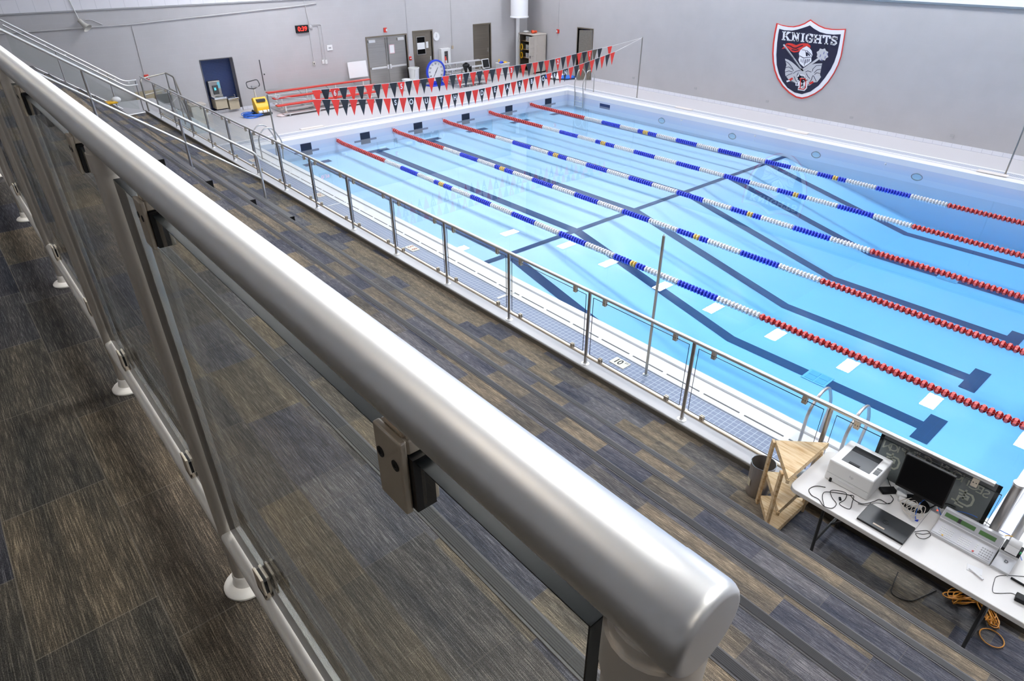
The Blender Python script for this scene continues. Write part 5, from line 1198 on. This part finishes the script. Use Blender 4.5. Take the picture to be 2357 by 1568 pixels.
# things on the carpet under the table
pts = []
for i in range(260):
    a = i*.42; g = .5+.5*math.sin(i*.05)
    pts.append((-3.10+.085*math.cos(a)+.02*math.sin(i*.3), -23.22-.10+.20*math.sin(a*.5+.3)*(.6+.4*g)+.02*math.cos(i*.7), ZW+.02+.03*abs(math.sin(i*.13))))
b = B(); b.tube(pts, .005, 5); tag(b.obj('extension_cord', M_orange, smooth=True), 'tangled orange extension cord on the carpet under the table', 'cord')
b = B(); b.tube([Vector((-3.30+.085*math.cos(a*PI/12), -23.52+.085*math.sin(a*PI/12), ZW+.012)) for a in range(24)], .005, 6, closed=True); tag(b.obj('cord_loop', M_orange, smooth=True), 'single orange loop of cord beside the tangled cord', 'cord')
b = B(); b.tube(round_path([(-3.15, -23.05, ZW+.006), (-3.45, -22.95, ZW+.006), (-3.50, -22.80, ZW+.006), (-3.2, -22.75, ZW+.006)], .1), .004, 6); tag(b.obj('floor_cable', M_black, smooth=True), 'black cable curving over the carpet under the table', 'cable')
# banner hung on the pool side of the rail
BX = GX+.045
M_ban = mat('banner_mesh', (.27,.28,.30), .7)
t = thing('rail_banner', 'dark grey banner tied to the rail, its lettering seen reversed', 'banner', (BX, -22.63, 2.3))
by0, by1 = -23.10, -22.17
b = B(); b.box((BX-.0015, by0, 1.86), (BX+.0015, by1, GT-.02)); b.obj('cloth', M_ban, t)
for y in (by0, by1-.03): b = B(); b.box((BX-.003, y, 1.86), (BX+.003, y+.03, GT-.02)); b.obj('black_border', M_black, t, label='black side border')
s_ = 'SECTIONAL CHAMPION'; M_let = mat('banner_letters', (.80,.77,.70), .7)
for i, chv in enumerate(s_):
    if chv == ' ': continue
    f = i/(len(s_)-1); y = by0+.075+f*(by1-by0-.15); z = 2.335+.045*(1-(2*f-1)**2)
    text('letter', chv, .11, (BX, y, z), (0, 1, 0), (0, 0, 1), M_let, t, th=.008, label='pale letter '+chv)
for yc in (by0+.20, by1-.14):
    b = B(); oo = Vector((BX-.004, yc, 2.20))
    ex_, ey_ = Vector((0, 1, 0)), Vector((0, 0, 1))
    for pl in ([(-.07, .03), (-.05, .06), (.05, .06)], [(-.07, .03), (-.07, -.03), (-.05, -.06), (.07, -.06)], [(.04, .03), (-.03, .03), (-.03, -.0), (.03, -.0), (.03, -.09), (-.03, -.09)], [(.0, .09), (.0, -.02)]):
        b.stroke(pl, .016, oo, ex_, ey_, .008)
    b.obj('monogram', M_let, t, label='pale interlaced monogram')
# wooden corner shelf -----------------------------------------------------------------
t = thing('corner_shelf', 'unfinished wooden corner shelf with three triangular boards beside the table', 'shelf', (-3.4, -21.65, ZW))
tz = 2.16
tri = [P(1785, 1013, 2, tz), P(1909, 1019, 2, tz), P(1815, 1102, 2, tz)]
tri = [Vector((q.x, q.y, 0)) for q in tri]
for zz_ in (tz, 1.76, 1.44):
    b = B(); b.prism([(q.x, q.y, zz_-.022) for q in tri], (0, 0, .022)); b.obj('board', M_wood, t, bevel=.003)
    u = (tri[2]-tri[0]); 
    b = B(); nrm = Vector((0, 0, 1)).cross(u).normalized()
    b.prism([Vector((q.x, q.y, zz_-.062)) for q in (tri[0], tri[2], tri[2]+nrm*.016, tri[0]+nrm*.016)], (0, 0, .04)); b.obj('edge_batten', M_wood, t)
    u = (tri[1]-tri[2]); nrm = Vector((0, 0, 1)).cross(u).normalized()
    b = B(); b.prism([Vector((q.x, q.y, zz_-.062)) for q in (tri[2], tri[1], tri[1]+nrm*.016, tri[2]+nrm*.016)], (0, 0, .04)); b.obj('edge_batten', M_wood, t)
for q, lean, top in ((tri[0], .02, 2.15), (tri[2]*.72+tri[0]*.28, .02, 2.10), (tri[1]*.86+tri[2]*.14, 0, 2.13)):
    u = (tri[2]-tri[0]).normalized(); v = Vector((0, 0, 1)).cross(u)
    s0 = q-v*.0
    sgn = -1
    b = B(); pts = [s0-u*.028, s0+u*.028, s0+u*.028-v*.024*sgn*-1, s0-u*.028-v*.024*sgn*-1]
    b.prism([Vector((p.x, p.y, ZW)) for p in pts], (0, 0, top-ZW)); b.obj('leg', M_wood, t, bevel=.002)
b = B(); q = tri[1]*.6+tri[0]*.2+tri[2]*.2; b.ball((q.x, q.y, 1.84), .06, (1, 1, .9), 10); tag(b.obj('plastic_bag', mat('pale_blue_bag', (.62,.72,.85), .4), smooth=True), 'crumpled pale blue plastic bag on the middle shelf board', 'bag')
# metal waste bin
c = Vector((-3.275, -21.375, ZW))
t = thing('metal_bin', 'brushed metal waste bin standing between the shelf and the glass rail', 'bin', c)
M_bin = grain_metal('bin_steel', (.55,.50,.47), .4, 2, 60, .8)
b = B(); b.lathe([(.100, .001), (.104, .01), (.120, .40), (.117, .40), (.101, .02)], c, 36); b.obj('body', M_bin, t, True)
b = B(); b.tube([c+Vector((.119*math.cos(a*PI/18), .119*math.sin(a*PI/18), .40)) for a in range(36)], .004, 8, closed=True); b.obj('rim', M_chrome, t, True)
b = B(); dv = Vector((-.85, .5, 0)).normalized(); sv = Vector((-dv.y, dv.x, 0)); p = c+dv*.113+Vector((0, 0, .17)); b.prism([p-sv*.022-Vector((0, 0, .04)), p+sv*.022-Vector((0, 0, .04)), p+sv*.022+Vector((0, 0, .04)), p-sv*.022+Vector((0, 0, .04))], dv*.003); b.obj('sticker', mat('cream_sticker', (.65,.58,.42), .6), t)
# ------------------------------------------------------------------ lights
M_lamp = mat('lamp_diffuser', (1,1,1), .5, emit=(.94,.965,1.0), es=84)
M_lcase = mat('lamp_case', (.6,.6,.6), .5)
def fixture(x, y, z, sx, sy, lbl, m=None):
    t = thing('ceiling_light', lbl, 'light', (x, y, z), 'rectangular lights under the ceiling')
    b = B(); b.box((x-sx/2, y-sy/2, z), (x+sx/2, y+sy/2, z+.10)); b.obj('housing', M_lcase, t)
    b = B(); b.box((x-sx/2+.02, y-sy/2+.02, z-.012), (x+sx/2-.02, y+sy/2-.02, z-.001)); b.obj('diffuser', m or M_lamp, t)
    b = B(); b.tube([(x, y, z+.1), (x, y, 9.1)], .02, 6); b.obj('hanger', M_lcase, t)
ROWY = [3.0, -.4, -3.5, -7.0, -9.9, -13.0, -16.1, -19.15, -22.1, -25.2]
for k, y in enumerate(ROWY): fixture(15.4 if y < 2 else 14.2, y, 8.0, 1.05, .52, 'rectangular ceiling light over the crest side deck, number %d from the far end' % (k+1))
for k, y in enumerate([3.0]): fixture(10.6, y, 8.0, 1.05, .52, 'rectangular ceiling light hanging by the end wall over the middle doors')
for k, y in enumerate([2.0, -3.5, -9.9, -16.1, -22.1]): fixture(4.0, y, 8.0, 1.2, .6, 'rectangular ceiling light over the spectator side lanes, number %d from the far end' % (k+1))
for k, y in enumerate([1, -5.5, -11, -16.5, -22, -26]): fixture(2.0, y, 8.3, 1.3, .7, 'added fill light over the first spectator side lane, number %d from the far end' % (k+1))  # extra unseen row added for more light power
M_stand = mat('stand_fill_diffuser', (1,1,1), .5, emit=(1,.985,.96), es=36)  # for a row added to highlight the landing rail and brighten the bleacher
for k, y in enumerate([-24.5, -21, -17.5, -13, -8, -3]): fixture(-6.1, y, 8.6, 1.5, .6, 'added fill light over the bleacher, number %d from the near end' % (k+1), M_stand)
M_warm = mat('warm_lamp_diffuser', (1,1,1), .5, emit=(1.0,.90,.78), es=8)
for k, y in enumerate([-25, -21.5, -18, -14, -10, -5, 0]): fixture(-9.2, y, 8.2, 1.2, .35, 'warm rectangular light over the upper landing, number %d from the near end' % (k+1), M_warm)
def area(name, loc, rot, sx, sy, p, col=(1, 1, 1)):
    l = bpy.data.lights.new(name, 'AREA'); l.shape = 'RECTANGLE'; l.size = sx; l.size_y = sy; l.energy = p; l.color = col
    o = bpy.data.objects.new(name, l); COL.objects.link(o); o.location = loc; o.rotation_euler = rot; return o
# added spots without fixtures, making glow patches on the upper side wall
for k, y in enumerate([.5, -2.7, -7.0, -9.9, -13.1, -16.2, -19.3]):
    l = bpy.data.lights.new('wall_glow_spot', 'SPOT'); l.energy = 6500; l.spot_size = math.radians(62); l.spot_blend = 1; l.shadow_soft_size = .15
    o = bpy.data.objects.new('wall_glow_spot', l); COL.objects.link(o); o.location = (XS-.6, y, 7.2)
    o.rotation_euler = (Vector((.5, 0, .75))).to_track_quat('-Z', 'Y').to_euler()
# ------------------------------------------------------------------ world and colour
wd_ = bpy.data.worlds.new('world'); S.world = wd_; wd_.use_nodes = True; wd_.node_tree.nodes['Background'].inputs[0].default_value = (.5, .55, .6, 1); wd_.node_tree.nodes['Background'].inputs[1].default_value = .05
S.view_settings.view_transform = 'Standard'; S.view_settings.look = 'None'; S.view_settings.gamma = 1; S.view_settings.use_curve_mapping = False
S.view_settings.exposure = .04
try:
    S.cycles.transparent_max_bounces = 24; S.cycles.max_bounces = 6; S.cycles.diffuse_bounces = 3; S.cycles.glossy_bounces = 3; S.cycles.use_adaptive_sampling = True; S.cycles.adaptive_threshold = .08; S.cycles.adaptive_min_samples = 16; S.cycles.caustics_reflective = False; S.cycles.sample_clamp_indirect = 8
    S.cycles.use_denoising = True; S.cycles.use_light_tree = False
except Exception: pass
